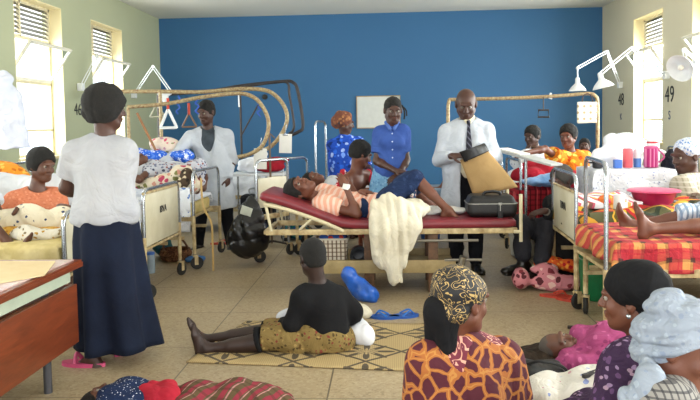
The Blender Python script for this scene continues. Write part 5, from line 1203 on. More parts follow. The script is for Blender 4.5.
# ================= nurse in blue
Y = 6.5
n1 = Person('woman in a blue short-sleeved uniform shirt standing behind the stretcher', head=jt(393, 110, Y - .02), face=(.15, -1, -.25), neck=jt(392, 126, Y), pelvis=jt(390, 171, Y),
    arms=[sarm(jt(380, 133, Y), jt(377, 161, Y - .04), jt(396, 171, Y - .22), (.85, -.35, -.1), (0, -.3, 1), 1, .4), sarm(jt(403, 132, Y), jt(406, 160, Y), jt(399, 176, Y - .18), (-.6, -.6, -.2), (.3, -.6, .8), -1, .4)],
    legs=[leg(jt(384, 175, Y), jt(383, 221, Y), (jt(383, 240, Y).x, Y, .08), (0, -1, 0)), leg(jt(398, 175, Y), jt(398, 221, Y), (jt(398, 240, Y).x, Y, .08), (0.1, -1, 0))], s=.97, hs=1.08, skn='d', bust=True, w=.86)
report('n1', n1)
n1.hairs(th=.006, kind='pulled')
MB().tube(smooth_path([n1.hq(-.09, -.06, .03), n1.hq(-.11, -.04, -.03), n1.hq(-.105, -.02, -.09)], 5), .008, 6).tube(smooth_path([n1.hq(-.08, -.09, .03), n1.hq(-.13, -.08, -.02), n1.hq(-.135, -.06, -.07)], 5), .007, 6).build('braid', M_HAIR, n1.t)
M_UNI = cloth('blue_uniform_cloth', '3c589c', '30498a', .35)
n1.shirt(M_UNI, 'uniform_shirt', f=.72, i=.014, sr=1.25, wr=.006, ex=[cone(jt(391, 150, Y), jt(390, 176, Y), .125, .15, .05, fb=True, fl=(0, 1, 0), ff=1.3)])
sdf('collar', [cone(n1.neck + V(-.055, .0, .035), n1.neck + V(-.02, -.095, -.03), .02, .016, .01), cone(n1.neck + V(.055, .0, .035), n1.neck + V(.02, -.095, -.03), .02, .016, .01)], cloth('pale_blue_collar', '5672b4', '4a66a8', .2), n1.t, .006)
bt = MB()
for k in range(4): 
    q = n1.neck + V(.0, -.148 + .004 * k, -.07 - .075 * k); bt.lathe([(.001, 0), (.007, 0), (.007, .004), (.001, .004)], q, 8, (0, -1, 0))
bt.build('button', plain('pale_button', 'b8c2dc', .4), n1.t)
skirt('skirt', spots('pale_blue_check', '6f9cc0', ['5a86b0', '86b0d0'], 40, .4), n1.t, [(jt(390, 168, Y), .16, .12, 0), (jt(389, 185, Y), .185, .14, 0), (Vector((jt(389, 185, Y).x, Y, .42)), .21, .17, 0)], 8, .012)
# ================= doctor
Y = 6.3
d1 = Person('balding man in a white coat, shirt and striped tie reading a dark film', head=jt(466, 104, Y - .04), face=(-.1, -.95, -.42), neck=jt(467, 122, Y), pelvis=jt(465, 170, Y),
    arms=[sarm(jt(447, 132, Y), jt(439, 160, Y - .02), jt(452, 156, Y - .28), (.85, -.35, .05), (0, -.45, .9), 1, .55), sarm(jt(485, 131, Y), jt(495, 158, Y + .02), jt(484, 157, Y - .22), (-.75, -.4, .05), (0, -.3, .9), -1, .5)],
    legs=[leg(jt(456, 172, Y), jt(456, 220, Y), jt(456, 262, Y), (-.15, -1, 0)), leg(jt(474, 172, Y), jt(475, 220, Y), jt(476, 262, Y), (.15, -1, 0))], s=1.02, hs=1.18, skn='d', shoes=True, res=.006)
report('d1', d1)
hair(d1.c, d1.R, d1.hs, d1.t, th=.0, kind='bald', wr=.001, m=plain('thin_black_hair', '1f1713', .8))
fw = V(0, -1, 0)
sdf('shirt', d1.torso(.012) + d1.limbs_arm(.01, 1.8), cloth('cream_shirt_cotton', 'ddd6bc', 'd0c8ac', .3), d1.t, .009, .003)
sdf('collar', [cone(d1.neck + V(-.05, -.02, .045), d1.neck + V(-.012, -.09, .0), .022, .02, .01), cone(d1.neck + V(.05, -.02, .045), d1.neck + V(.012, -.09, .0), .022, .02, .01)], cloth('cream_shirt_cotton', 'ddd6bc'), d1.t, .006)
sdf('tie', [cone(d1.neck + V(0, -.118, .0), d1.neck + V(0, -.128, -.02), .020, .014, .01, fl=(0, 1, 0), ff=1.6), cone(d1.neck + V(0, -.128, -.03), d1.neck + V(.0, -.148, -.30), .014, .034, .005, fl=(0, 1, 0), ff=2.2, fb=True)], plaid('dark_striped_tie', '23232c', [(0, .035, .3, 0, '6a6a78', .8)], (0, 2), rot=(0, .7, 0)), d1.t, .006)
coat = d1.torso(.028) + d1.limbs_arm(.014, 1.9, 1.15, flat=True) + [cone(jt(466, 155, Y), jt(466, 206, Y), .185, .23, .06, fb=True, fl=(0, 1, 0), ff=1.35)]
coat.append(dict(rbox(jt(466, 190, Y) + V(.0, -.2, 0), (.13, .36, .60), None, .03, .01), sub=True))
coat.append(dict(cone(d1.neck + V(0, -.2, .1), d1.neck + V(0, -.25, -.36), .135, .085, .01), sub=True))
coat.append(dict(ell(d1.neck + V(0, -.03, .06), (.09, .1, .07), None, .01), sub=True))
co = sdf('white_coat', coat, M_COAT, d1.t, .008, .014, 17, 5, wa=(1.3, 1.3, .35))
MB().box(d1.neck + V(.125, -.165, -.22), (.09, .01, .07), (.1, 0, .25), .004).build('chest_pocket', M_COAT, d1.t)
sdf('trousers', d1.limbs_leg(.014, 1.95, 1.2) + [d1.torso(.006)[2]] , M_TROUS, d1.t, .01, .006, 14)
for l in d1.legs: sdf('shoe', shoe_prims(l['a'], l['t'], (0, 0, 1)), M_SHOE, d1.t, .008)
def sheet(name, label, cat, quad, Y, m, th=.004, bend=.03, parent=None):
    q = [jt(x, y, yy) for (x, y, yy) in quad]
    fn = lambda u, v: lerp(lerp(q[0], q[1], u), lerp(q[3], q[2], u), v) + V(0, -bend * math.sin(PI * u), bend * .3 * math.sin(PI * v))
    o = MB().grid(fn, 12, 12).build(name, m, None, True, q[0], th); return prop(o, label, cat)
sheet('x_ray_film', 'dark X-ray film held by the man in the white coat', 'film', [(459, 152, 5.93), (484, 143, 5.93), (489, 151, 5.93), (464, 162, 5.93)], Y, plain('black_film_sheet', '16181c', .25))
sheet('brown_envelope', 'large tan paper envelope hanging from the hands of the man in the white coat', 'envelope', [(460, 160, 5.99), (486, 149, 5.99), (518, 187, 6.06), (473, 195, 6.04)], Y, cloth('tan_paper', 'a88a5e', '9c7f54', .1))
# ================= patient on the stretcher
Y = 5.75
p1 = Person('patient lying on the red stretcher in a peach striped shirt and dark skirt', head=jt(300, 189, Y - .02), face=(.12, -.62, .78), hup=(-1, 0, .25), neck=jt(317, 198, Y), pelvis=jt(375, 208, Y),
    arms=[sarm(jt(324, 205, Y - .16), jt(357, 214, Y - .2), jt(346, 187, Y - .15), (-.5, .1, .85), (.3, -.9, .2), 1, .4), sarm(jt(325, 193, Y + .15), jt(350, 199, Y + .2), jt(362, 192, Y), (.9, -.3, 0), (0, 0, 1), 1, .4)],
    legs=[leg(jt(380, 208, Y - .08), jt(415, 178, Y - .02), jt(449, 211, Y - .12), (.95, -.1, -.25), (-.3, 0, 1), 1), leg(jt(380, 204, Y + .09), jt(408, 182, Y + .16), jt(438, 212, Y + .15), (.95, .1, -.3), (-.3, 0, 1), 1)], s=.93, hs=1.12, skn='r', base=(0, Y, .6))
report('p1', p1)
p1.hairs(th=.014, kind='short')
M_PEACH = plaid('peach_white_stripe', 'd69a84', [(0, .045, .45, 0, 'dccabb', .6)], (0, 1), rot=(0, 0, .3), wob=.1)
p1.shirt(M_PEACH, 'blouse', f=.5, i=.02, sr=1.5, wr=.012, wf=20, which=None)
M_NAVYD = spots('navy_denim_white_embroidery', '1d2c4c', ['28395c'], 18, .3)
sdf('skirt', [ell(jt(372, 208, Y), (.17, .17, .11), None, .05), cone(jt(382, 207, Y), jt(413, 182, Y + .06), .115, .10, .06), cone(jt(355, 209, Y), jt(380, 208, Y), .11, .12, .05), cone(jt(380, 208, Y - .08), lerp(jt(380, 208, Y - .08), jt(415, 178, Y - .02), .97), .10, .082, .04), cone(jt(380, 204, Y + .09), lerp(jt(380, 204, Y + .09), jt(408, 182, Y + .16), 1.0), .10, .082, .04)], M_NAVYD, p1.t, .009, .014, 18)
sdf('embroidery', [cone(jt(414, 184, Y - .06), jt(413, 200, Y - .09), .018, .025, .01)], spots('white_embroidery', '33425e', ['d8d4cc', 'c8a8a0'], 60, .5), p1.t, .007, .004, 40)
MB().tube([jt(345.5, 189.5, Y - .155), jt(346.5, 184, Y - .15)], .034, 12).build('wrist_bandage', plain('white_bandage', 'dcdcd8', .6), p1.t)
# ================= second cot behind the stretcher with a patient
t = thing('ward_cot', 'low cot with a white mattress behind the stretcher', 'cot', (-.1, 7.45, 0))
MB().bb((-1.0, 7.12, .54), (.75, 7.78, .58), .004).build('cot_frame', M_IRON, t)
for x in (-.97, .72):
    for y in (7.15, 7.75): MB().tube([(x, y, .55), (x, y, .12)], .016, 8).build('leg', M_IRON, t); caster(x, y, t, .4)
prop(sdf('mattress', [rbox((-.12, 7.45, .635), (1.72, .62, .10), None, .03)], cloth('grey_blue_ticking', '6d7f90', '5c6c7c', .3), None, .014, org=(-.12, 7.45, .58)), 'grey-blue mattress on the low cot behind the stretcher', 'mattress')
Y = 7.4
p2 = Person('patient asleep on the cot behind the stretcher, only the head and shoulder showing', head=jt(313, 180, Y), face=(.2, -.6, .75), hup=(-1, 0, .2), neck=jt(327, 185, Y), pelvis=jt(370, 188, Y),
    arms=[sarm(jt(332, 186, Y - .14), jt(350, 190, Y - .2), jt(370, 190, Y - .15), (1, 0, 0), (0, 0, 1)), sarm(jt(332, 182, Y + .14), jt(350, 186, Y + .2), jt(370, 187, Y + .2), (1, 0, 0), (0, 0, 1))],
    legs=[leg(jt(372, 189, Y - .08), jt(405, 189, Y - .08), jt(440, 190, Y - .08), (0, 0, 1), (-1, 0, 0)), leg(jt(372, 189, Y + .08), jt(405, 189, Y + .08), jt(440, 190, Y + .08), (0, 0, 1), (-1, 0, 0))], s=.9, hs=1.0, skn='r', res=.01, base=(0, Y, .68))
p2.hairs(th=.01, kind='short')
sdf('night_shirt', p2.torso(.015) + p2.limbs_arm(.015, .9, 1.3), M_WHITE, p2.t, .012, .01, 16)
# ================= two people at the far right bed
Y = 8.7
q1 = Person('person in a cream shirt at the far right bed resting a hand on the face', head=jt(532, 136, Y - .03), face=(-.7, -.7, -.2), neck=jt(536, 151, Y), pelvis=jt(542, 181, Y),
    arms=[sarm(jt(527, 156, Y - .12), jt(521, 173, Y - .25), jt(527, 154, Y - .25), (.2, .3, 1), (-.6, -.8, 0), 1, .4), sarm(jt(546, 156, Y + .12), jt(553, 174, Y), jt(545, 180, Y - .2), (-.9, -.3, 0), (0, 0, 1))],
    legs=[leg(jt(538, 182, Y - .05), jt(518, 184, Y - .3), (jt(518, 180, Y).x, Y - .35, .55), (-1, 0, 0)), leg(jt(545, 182, Y + .08), jt(523, 183, Y - .1), (jt(520, 180, Y).x, Y - .1, .55), (-1, 0, 0))], s=.95, hs=1.1, skn='d', res=.009)
q1.hairs(th=.012, kind='short'); q1.shirt(cloth('cream_yellow_shirt', 'c8c2a0', 'b4ae8c', .4), f=.75, i=.016, sr=1.35)
sdf('trousers', q1.limbs_leg(.014, 1.7, 1.1) + [q1.torso(.01)[2]], M_TROUS, q1.t, .012)
Y = 7.75
q2 = Person('woman in an orange and yellow print dress reaching her arm out to the left', head=jt(568, 136, Y - .05), face=(-.55, -.8, -.15), neck=jt(570, 152, Y), pelvis=jt(577, 186, Y),
    arms=[sarm(jt(558, 158, Y - .08), jt(545, 149, Y - .25), jt(526, 153, Y - .4), (-.9, -.1, -.3), (0, -.2, 1), 1), sarm(jt(583, 158, Y + .08), jt(590, 176, Y - .02), jt(574, 180, Y - .25), (-.8, -.5, -.1), (0, 0, 1), -1)],
    legs=[leg(jt(572, 187, Y - .05), jt(550, 188, Y - .2), (jt(548, 190, Y).x, Y - .2, .5), (-1, 0, 0)), leg(jt(580, 187, Y + .1), jt(556, 188, Y), (jt(552, 190, Y).x, Y, .5), (-1, 0, 0))], s=.97, hs=1.08, skn='r', bust=True)
report('q2', q2)
M_ORD = spots('orange_yellow_dress_print', 'd8781c', ['e8b43a', 'b84a18', 'f0c860'], 16, .4)
q2.hairs(th=.016, kind='short'); q2.shirt(M_ORD, 'dress', f=.45, i=.02, sr=1.6, wr=.008, ex=[cone(jt(576, 178, Y), jt(560, 190, Y - .1), .16, .15, .06), cone(jt(575, 165, Y), jt(577, 188, Y), .15, .17, .05)])
Y = 7.95
q3 = Person('baby tied on the back of the woman in orange', cat='baby', head=jt(584.5, 146, Y), face=(-.3, -.9, 0), neck=jt(586, 156, Y), pelvis=jt(588, 176, Y),
    arms=[sarm(jt(581, 159, Y), jt(578, 168, Y - .05), jt(576, 174, Y - .08), (0, -1, 0), (0, 0, 1), hs=.6), sarm(jt(592, 159, Y), jt(595, 168, Y - .05), jt(593, 175, Y - .08), (0, -1, 0), (0, 0, 1), hs=.6)],
    legs=[leg(jt(583, 178, Y), jt(575, 184, Y - .08), jt(575, 192, Y - .05), (-1, 0, 0)), leg(jt(592, 178, Y), jt(596, 184, Y - .08), jt(594, 192, Y - .05), (1, 0, 0))], s=.6, hs=.78, skn='d', res=.008)
q3.hairs(th=.004, kind='short'); sdf('wrap', q3.torso(.02) + [ell(jt(587, 172, Y), (.12, .1, .13))], M_ORD, q3.t, .01, .01, 20)
# ================= man in grey sitting behind the square foot panel
Y = 6.2
g1 = Person('man in a dark grey suit and black shoes sitting low behind the square foot panel', head=jt(561, 180, Y), face=(-.85, -.45, -.35), neck=jt(563, 197, Y), pelvis=jt(566, 238, Y + .02),
    arms=[sarm(jt(553, 204, Y - .12), jt(560, 222, Y - .28), jt(545, 211, Y - .38), (-.95, -.1, -.15), (0, -.3, 1), 1, .45), sarm(jt(575, 202, Y + .12), jt(572, 226, Y), jt(545, 222, Y - .1), (-.9, -.2, 0), (0, 0, 1), -1, .4)],
    legs=[leg(jt(560, 240, Y - .07), jt(522, 224, Y - .35), jt(523, 262, Y - .36), (-.9, -.4, 0)), leg(jt(568, 240, Y + .08), jt(546, 228, Y - .32), jt(541, 268, Y - .50), (-.75, -.6, 0))], s=1.0, hs=1.08, skn='d', shoes=True)
report('g1', g1)
g1.hairs(th=.012, kind='short', m=plain('greying_hair', '45413d', .85, bmp=.8, bscale=200))
M_GREYS = cloth('dark_grey_suit_cloth', '34343a', '27272c', .5)
sdf('jacket', g1.torso(.028) + g1.limbs_arm(.018, 1.8, 1.25, flat=True) + [cone(jt(563, 222, Y - .05), jt(548, 238, Y - .2), .14, .12, .06)], cloth('black_jacket_cloth', '1d1d20', '141416', .5), g1.t, .009, .012, 16)
sdf('trousers', g1.limbs_leg(.024, 1.8, 1.15) + [g1.torso(.01)[2]], M_GREYS, g1.t, .009, .014, 18)
sdf('socks', [cone(lerp(l['k'], l['a'], .7), l['a'], .046, .042) for l in g1.legs], cloth('grey_socks', '4a4c52', '3a3c42', .3), g1.t, .009, .003, 30)
for l in g1.legs: sdf('shoe', shoe_prims(l['a'], l['t'], (0, 0, 1), 1.05), M_SHOE, g1.t, .008)
MB().tube([lerp(g1.arms[0]['e'], g1.arms[0]['w'], q) for q in (.86, .93)], .034, 12).build('bracelet', plain('pale_metal_bracelet', 'b8b4ac', .3, .6), g1.t)
prop(sdf('low_stool', [rbox((g1.pel.x, g1.pel.y + .02, .16), (.34, .34, .05), None, .015)] + [cone((g1.pel.x + a, g1.pel.y + .02 + b, 0), (g1.pel.x + a, g1.pel.y + .02 + b, .15), .018, k=.01) for a in (-.12, .12) for b in (-.12, .12)], M_BROWN, None, .01, org=(g1.pel.x, g1.pel.y, 0)), 'low wooden stool under the man in the dark suit', 'stool')
pile('black_coat', 'black coat hanging down behind the square foot panel', 'coat', cloth('black_coat_cloth', '1a1a1c', '2c2b2c', .6), [((P(560, 240, 5.95).x, 5.95, .28), (.13, .10, .20)), ((P(572, 250, 5.95).x, 5.95, .16), (.1, .1, .14)), ((P(556, 225, 5.95).x, 5.95, .45), (.1, .06, .12))], .03, 20, seed=41, floor=.0)
t_ = P(524, 240, 6.9)
prop(sdf('white_bucket', [cone((t_.x, 6.95, .02), (t_.x, 6.95, .30), .12, .14, fa=True, fb=True)], plain('greyish_white_plastic', 'b8bab0', .5), None, .01, org=(t_.x, 6.95, 0)), 'greyish white plastic tub on the floor left of the man in the suit', 'tub')
# ================= patient on the tartan bed
Y = 4.4
f1 = Person('patient lying on the tartan blanket with both bare soles facing out', head=(3.35, 4.45, .82), face=(-.1, -.2, 1), hup=(1, 0, .1), neck=(3.12, 4.45, .78), pelvis=(2.58, 4.43, .77),
    arms=[sarm((3.05, 4.27, .76), (2.78, 4.18, .73), (2.55, 4.2, .78), (-1, 0, 0), (0, 0, 1)), sarm((3.05, 4.63, .76), (2.78, 4.7, .73), (2.55, 4.66, .76), (-1, 0, 0), (0, 0, 1))],
    legs=[leg((2.56, 4.33, .77), (2.12, 4.24, .73), jt(650, 229, 4.2), (-.14, -.05, 1), (1, 0, 0), 1), leg((2.56, 4.53, .77), (2.10, 4.58, .75), jt(632, 226, 4.62), (-.2, .08, .95), (1, 0, 0), -1)], s=.97, hs=1.0, skn='r', base=(2.5, 4.4, .66))
report('f1', f1)
f1.hairs(th=.012, kind='short')
M_BWC = plaid('blue_white_check', 'c8d0da', [(0, .03, .4, 0, '5f7896', .8), (1, .035, .4, 0, '7a90ac', .6)], (0, 1), wob=.1)
sdf('wrap_cloth', [cone((2.55, 4.43, .77), (2.05, 4.42, .72), .13, .085, .06, fb=True), cone((2.12, 4.26, .73), (1.93, 4.25, .72), .075, .07, .04, fb=True), cone((2.10, 4.58, .75), (1.9, 4.6, .74), .075, .07, .04, fb=True)], M_BWC, f1.t, .009, .014, 20)
f1.shirt(cloth('pale_grey_shirt', 'b8b8b4', 'a8a8a4', .4), f=.6)
# ================= woman at right edge with white-blue head scarf
Y = 6.05
r1 = Person('woman at the right edge in a white and blue head tie, facing left', head=jt(686, 156, Y), face=(-.92, -.35, -.2), neck=jt(692, 178, Y), pelvis=jt(704, 228, Y),
    arms=[sarm(jt(682, 186, Y - .14), jt(695, 204, Y - .3), jt(672, 203, Y - .38), (-.95, 0, 0), (0, -.1, 1), 1), sarm(jt(708, 186, Y + .14), jt(712, 205, Y), jt(685, 207, Y - .2), (-.95, 0, 0), (0, 0, 1), -1)],
    legs=[leg(jt(698, 232, Y - .06), jt(664, 234, Y + .05), (jt(664, 234, Y).x, Y + .1, .08), (-1, 0, 0)), leg(jt(708, 232, Y + .1), jt(674, 234, Y + .25), (jt(672, 234, Y).x, Y + .25, .08), (-1, 0, 0))], s=1.05, hs=1.25, skn='d')
report('r1', r1)
sdf('head_tie', [ell(r1.hq(0, -.025, .045), (.105, .125, .095)), ell(r1.hq(0, -.115, .0), (.06, .05, .05)), dict(ell(r1.hq(0, .13, -.06), (.13, .09, .11), r1.R, .01), sub=True)], spots('white_blue_scarf_print', 'd4dce8', ['5a86c8', 'a8bcd8'], 48, .4), r1.t, .008, .01, 24)
r1.shirt(plaid('grey_beige_check', 'a8a294', [(0, .04, .3, 0, '86806e', .7), (2 if False else 1, .04, .3, 0, 'c4beb0', .7)], (0, 2)), 'blouse', f=.75, i=.022, sr=1.4, wr=.01)
prop(sdf('stool', [rbox((r1.pel.x, r1.pel.y, .40), (.34, .3, .05), None, .015)] + [cone((r1.pel.x + a, r1.pel.y + b, 0), (r1.pel.x + a, r1.pel.y + b, .4), .018, k=.01) for a in (-.12, .12) for b in (-.1, .1)], M_BROWN, None, .01, org=(r1.pel.x, r1.pel.y, 0)), 'wooden stool under the woman in the pale head tie', 'stool')
# ================= patient in the left bed (foot only in view)
a1 = Person('patient on the bed by the desk with one bare foot resting on the cream sheet', head=(-3.72, 4.6, .86), face=(.2, -.2, 1), hup=(-1, 0, .1), neck=(-3.55, 4.6, .78), pelvis=(-3.16, 4.6, .76),
    arms=[sarm((-3.5, 4.42, .76), (-3.28, 4.36, .72), (-3.1, 4.4, .76), (1, 0, 0), (0, 0, 1)), sarm((-3.5, 4.78, .76), (-3.28, 4.84, .72), (-3.1, 4.8, .76), (1, 0, 0), (0, 0, 1))],
    legs=[leg((-3.12, 4.5, .76), (-2.88, 4.42, .98), jt(17, 252, 4.3), (.35, -.1, .95), (-1, 0, .3), -1), leg((-3.12, 4.7, .76), (-2.9, 4.7, 1.0), (-2.72, 4.66, .72), (.4, 0, .9), (-1, 0, .3))], s=.85, hs=.9, skn='m', base=(-3, 4.5, .66))
report('a1', a1)
a1.hairs(th=.01, kind='short')
sdf('white_gown', a1.torso(.02) + a1.limbs_arm(.015, 1.2, 1.3) + a1.limbs_leg(.03, 1.55, 1.1, flat=True), M_WHITE, a1.t, .011, .012, 16)
# ================= patient in the bed behind the foot panel
Y = 6.95
b1 = Person('patient lying under the floral bedcover on the left ward bed', head=jt(137, 161, Y), face=(.2, -.6, .75), hup=(-1, 0, .3), neck=jt(148, 168, Y), pelvis=jt(182, 174, Y),
    arms=[sarm(jt(148, 172, Y - .15), jt(139, 180, Y - .35), jt(128, 173, Y - .3), (-.6, 0, .8), (0, -1, 0), 1), sarm(jt(150, 166, Y + .15), jt(165, 170, Y + .18), jt(178, 172, Y + .1), (1, 0, 0), (0, 0, 1))],
    legs=[leg((-1.95 - .35, Y - .08, .78), (-1.98, Y - .1, .96), (-1.97, Y - .15, .76), (.2, 0, 1), (-1, 0, 0)), leg((-1.95 - .35, Y + .1, .78), (-1.98, Y + .1, .96), (-1.97, Y + .1, .76), (.2, 0, 1), (-1, 0, 0))], s=.8, hs=1.0, skn='m', base=(-2.5, Y, .66))
report('b1', b1)
b1.hairs(th=.012, kind='short')
sdf('gown', b1.torso(.02) + b1.limbs_arm(.015, .6, 1.3, which=[1]) + b1.limbs_leg(.03, 1.7, 1.1), spots('white_dark_print', 'b4b6c0', ['3a3f58', '6a6f88', '8a5a5a'], 30, .4), b1.t, .011, .01, 16)
# ================= batik woman, foreground
Y = 2.66
h1 = Person('woman sitting on the floor in the foreground in a maroon and orange batik dress', head=jt(462, 301, Y), face=(.78, .6, -.12), neck=jt(453, 340, Y), pelvis=jt(465, 432, Y),
    arms=[sarm(jt(430, 362, Y - .04), jt(421, 412, Y - .02), jt(450, 432, Y + .22), (.5, .8, 0), (0, 0, 1), -1), sarm(jt(500, 360, Y + .05), jt(513, 402, Y + .08), jt(520, 405, Y + .30), (-.3, .9, .1), (0, 0, 1), 1)],
    legs=[leg(jt(448, 434, Y), jt(425, 405, Y + .45), jt(470, 415, Y + .62), (1, .3, 0), (0, 0, 1)), leg(jt(482, 434, Y), jt(512, 405, Y + .42), jt(462, 415, Y + .5), (-1, .3, 0), (0, 0, 1))], s=.97, hs=1.1, w=1.08, skn='r', res=.006)
report('h1', h1)
dress = h1.torso(.022) + h1.limbs_arm(.022, .95, 1.45, flat=True) + [cone(jt(462, 395, Y), jt(465, 436, Y + .05), .19, .22, .05), cone(jt(448, 432, Y), jt(430, 410, Y + .42), .12, .09, .06), cone(jt(482, 432, Y), jt(508, 410, Y + .40), .12, .09, .06)]
dress.append(dict(ell(h1.neck + V(.02, .02, .055), (.075, .075, .05), None, .01), sub=True))
sdf('dress', dress + [half((0, 0, .008), (0, 0, -1))], M_BATIK, h1.t, .007, .014, 17, 9, wa=(1.1, 1.1, .5))
yk = h1.torso(.029) + [half(h1.neck + V(0, 0, -.085), (0, 0, -1)), dict(ell(h1.neck + V(.02, .02, .055), (.078, .078, .052), None, .01), sub=True)]
sdf('embroidered_yoke', yk, M_YOKE, h1.t, .006, .006, 17, 9)
sdf('headscarf', [ell(h1.hq(0, -.028, .04), (.100, .118, .098), h1.R), ell(h1.hq(0, -.06, -.02), (.085, .085, .07), h1.R), dict(ell(h1.hq(.02, .135, -.06), (.13, .10, .115), h1.R, .012), sub=True)], M_GOLDB, h1.t, .006, .008, 26, 3)
sdf('scarf_knot', [ell(h1.hq(-.0, -.085, -.03), (.07, .06, .075)), cone(h1.hq(0, -.09, -.03), h1.hq(.02, -.075, -.16), .055, .032, .03), cone(h1.hq(-.02, -.09, -.05), h1.hq(-.04, -.09, -.13), .05, .03, .02)], cloth('black_scarf_cloth', '17171a', '101012', .5), h1.t, .006, .010, 26, 4, wa=(1.3, 1.3, .5))
# ================= purple dress woman
Y = 2.36
h2 = Person('woman in profile in a purple flowered dress and black head scarf', head=jt(631, 298, Y), face=(-.88, .45, -.1), neck=jt(645, 345, Y), pelvis=jt(655, 452, Y),
    arms=[sarm(jt(624, 366, Y - .15), jt(614, 418, Y - .2), jt(585, 432, Y - .02), (-.9, .3, 0), (0, 0, 1), 1), sarm(jt(664, 368, Y + .17), jt(650, 415, Y + .2), jt(612, 425, Y + .2), (-.9, .1, 0), (0, 0, 1), -1)],
    legs=[leg(jt(650, 455, Y - .05), jt(560, 425, Y + .02), jt(600, 430, Y + .3), (1, .3, 0), (0, 0, 1)), leg(jt(655, 450, Y + .12), jt(580, 410, Y + .45), jt(615, 420, Y + .35), (.5, -1, 0), (0, 0, 1))], s=.95, hs=.95, skn='r', res=.006, bust=True)
report('h2', h2)
M_PURP = spots('purple_flower_print', '3a2842', ['8a7290', '5f4468', '9a8094', '3a2842'], 42, .36)
sdf('dress', h2.torso(.02) + h2.limbs_arm(.02, .95, 1.4, flat=True) + [cone(jt(652, 420, Y), jt(652, 452, Y + .03), .18, .2, .05), cone(jt(650, 450, Y), jt(575, 425, Y + .05), .12, .09, .05), cone(jt(655, 447, Y + .1), jt(590, 412, Y + .4), .12, .09, .05), dict(ell(h2.neck + V(-.02, 0, .06), (.075, .075, .05), None, .01), sub=True), half((0, 0, .008), (0, 0, -1))], M_PURP, h2.t, .007, .013, 17, 3, wa=(1.1, 1.1, .5))
M_BLKSC = cloth('black_scarf_cloth', '17171a', '101012', .5)
sdf('headscarf', [ell(h2.hq(0, -.025, .045), (.094, .106, .092), h2.R), ell(h2.hq(0, -.06, -.005), (.08, .07, .085), h2.R), dict(ell(h2.hq(0, .14, -.06), (.14, .11, .12), h2.R, .012), sub=True)], M_BLKSC, h2.t, .006, .009, 24, 5)
sdf('scarf_tail', [ell(h2.hq(0, -.105, -.075), (.045, .045, .055)), cone(h2.hq(0, -.105, .05), h2.hq(.0, -.115, -.07), .03, .035, .03), cone(h2.hq(0, -.10, -.09), h2.hq(.02, -.10, -.15), .04, .03, .03)], spots('black_brown_scarf_end', '1b1714', ['5a4630', '3a2c20'], 35, .4), h2.t, .006, .010, 28, 6)
sdf('earring', [ell(h2.hq(-.09, -.0, -.045), .009)], M_CHROME, h2.t, .004)
# ================= checked top woman, lower right corner
Y = 1.93
h3 = Person('woman in the lower right corner with a pale blue-grey head scarf and checked top', head=jt(678, 345, Y), face=(.85, -.42, -.3), hup=(.15, 0, 1), neck=jt(673, 388, Y), pelvis=jt(665, 520, Y),
    arms=[sarm(jt(668, 412, Y - .16), jt(690, 480, Y - .15), jt(735, 480, Y - .05), (.9, .3, 0), (0, 0, 1), -1), sarm(jt(676, 404, Y + .17), jt(680, 470, Y + .2), jt(728, 470, Y + .2), (.9, .1, 0), (0, 0, 1), 1)],
    legs=[leg(jt(670, 525, Y - .08), jt(770, 490, Y - .05), jt(735, 510, Y + .2), (-1, .3, 0), (0, 0, 1)), leg(jt(668, 518, Y + .08), jt(765, 480, Y + .3), jt(725, 505, Y + .25), (-.5, -1, 0), (0, 0, 1))], s=.95, hs=1.0, skn='r', res=.006)
report('h3', h3)
M_CHK = plaid('grey_black_small_check', '8f8c88', [(0, .016, .3, 0, '34343a', .7), (1, .016, .3, 0, '34343a', .7)], (0, 2), wob=.05)
sdf('checked_top', h3.torso(.022) + h3.limbs_arm(.022, .95, 1.4, flat=True) + [cone(jt(668, 470, Y), jt(668, 515, Y + .02), .17, .2, .05), cone(jt(668, 515, Y), jt(765, 488, Y + .1), .16, .12, .06), dict(ell(h3.neck + V(.03, 0, .06), (.075, .075, .05), None, .01), sub=True), half((0, 0, .008), (0, 0, -1))], M_CHK, h3.t, .007, .012, 17, 8, wa=(1.1, 1.1, .5))
M_PALESC = spots('pale_blue_grey_scarf', '8e97a4', ['9ba5b2', '828da0'], 45, .3)
sdf('headscarf', [ell(h3.hq(0, -.018, .04), (.090, .104, .098), h3.R), ell(h3.hq(0, -.055, -.02), (.065, .055, .07), h3.R), dict(ell(h3.hq(0, .13, -.04), (.32, .15, .115), h3.R, .012), sub=True)], M_PALESC, h3.t, .005, .018, 34, 5, wa=(.6, .6, 1.6))
sdf('scarf_tail', [ell(h3.hq(0, -.08, -.06), (.04, .035, .04)), cone(h3.hq(0, -.08, -.06), jt(653, 376, Y - .08), .028, .026, .03), cone(jt(652, 378, Y - .09), jt(632, 398, Y - .12), .022, .030, .02), cone(jt(652, 376, Y - .12), jt(652, 394, Y - .15), .024, .030, .02)], M_PALESC, h3.t, .005, .016, 34, 6, wa=(1.3, 1.3, .5))
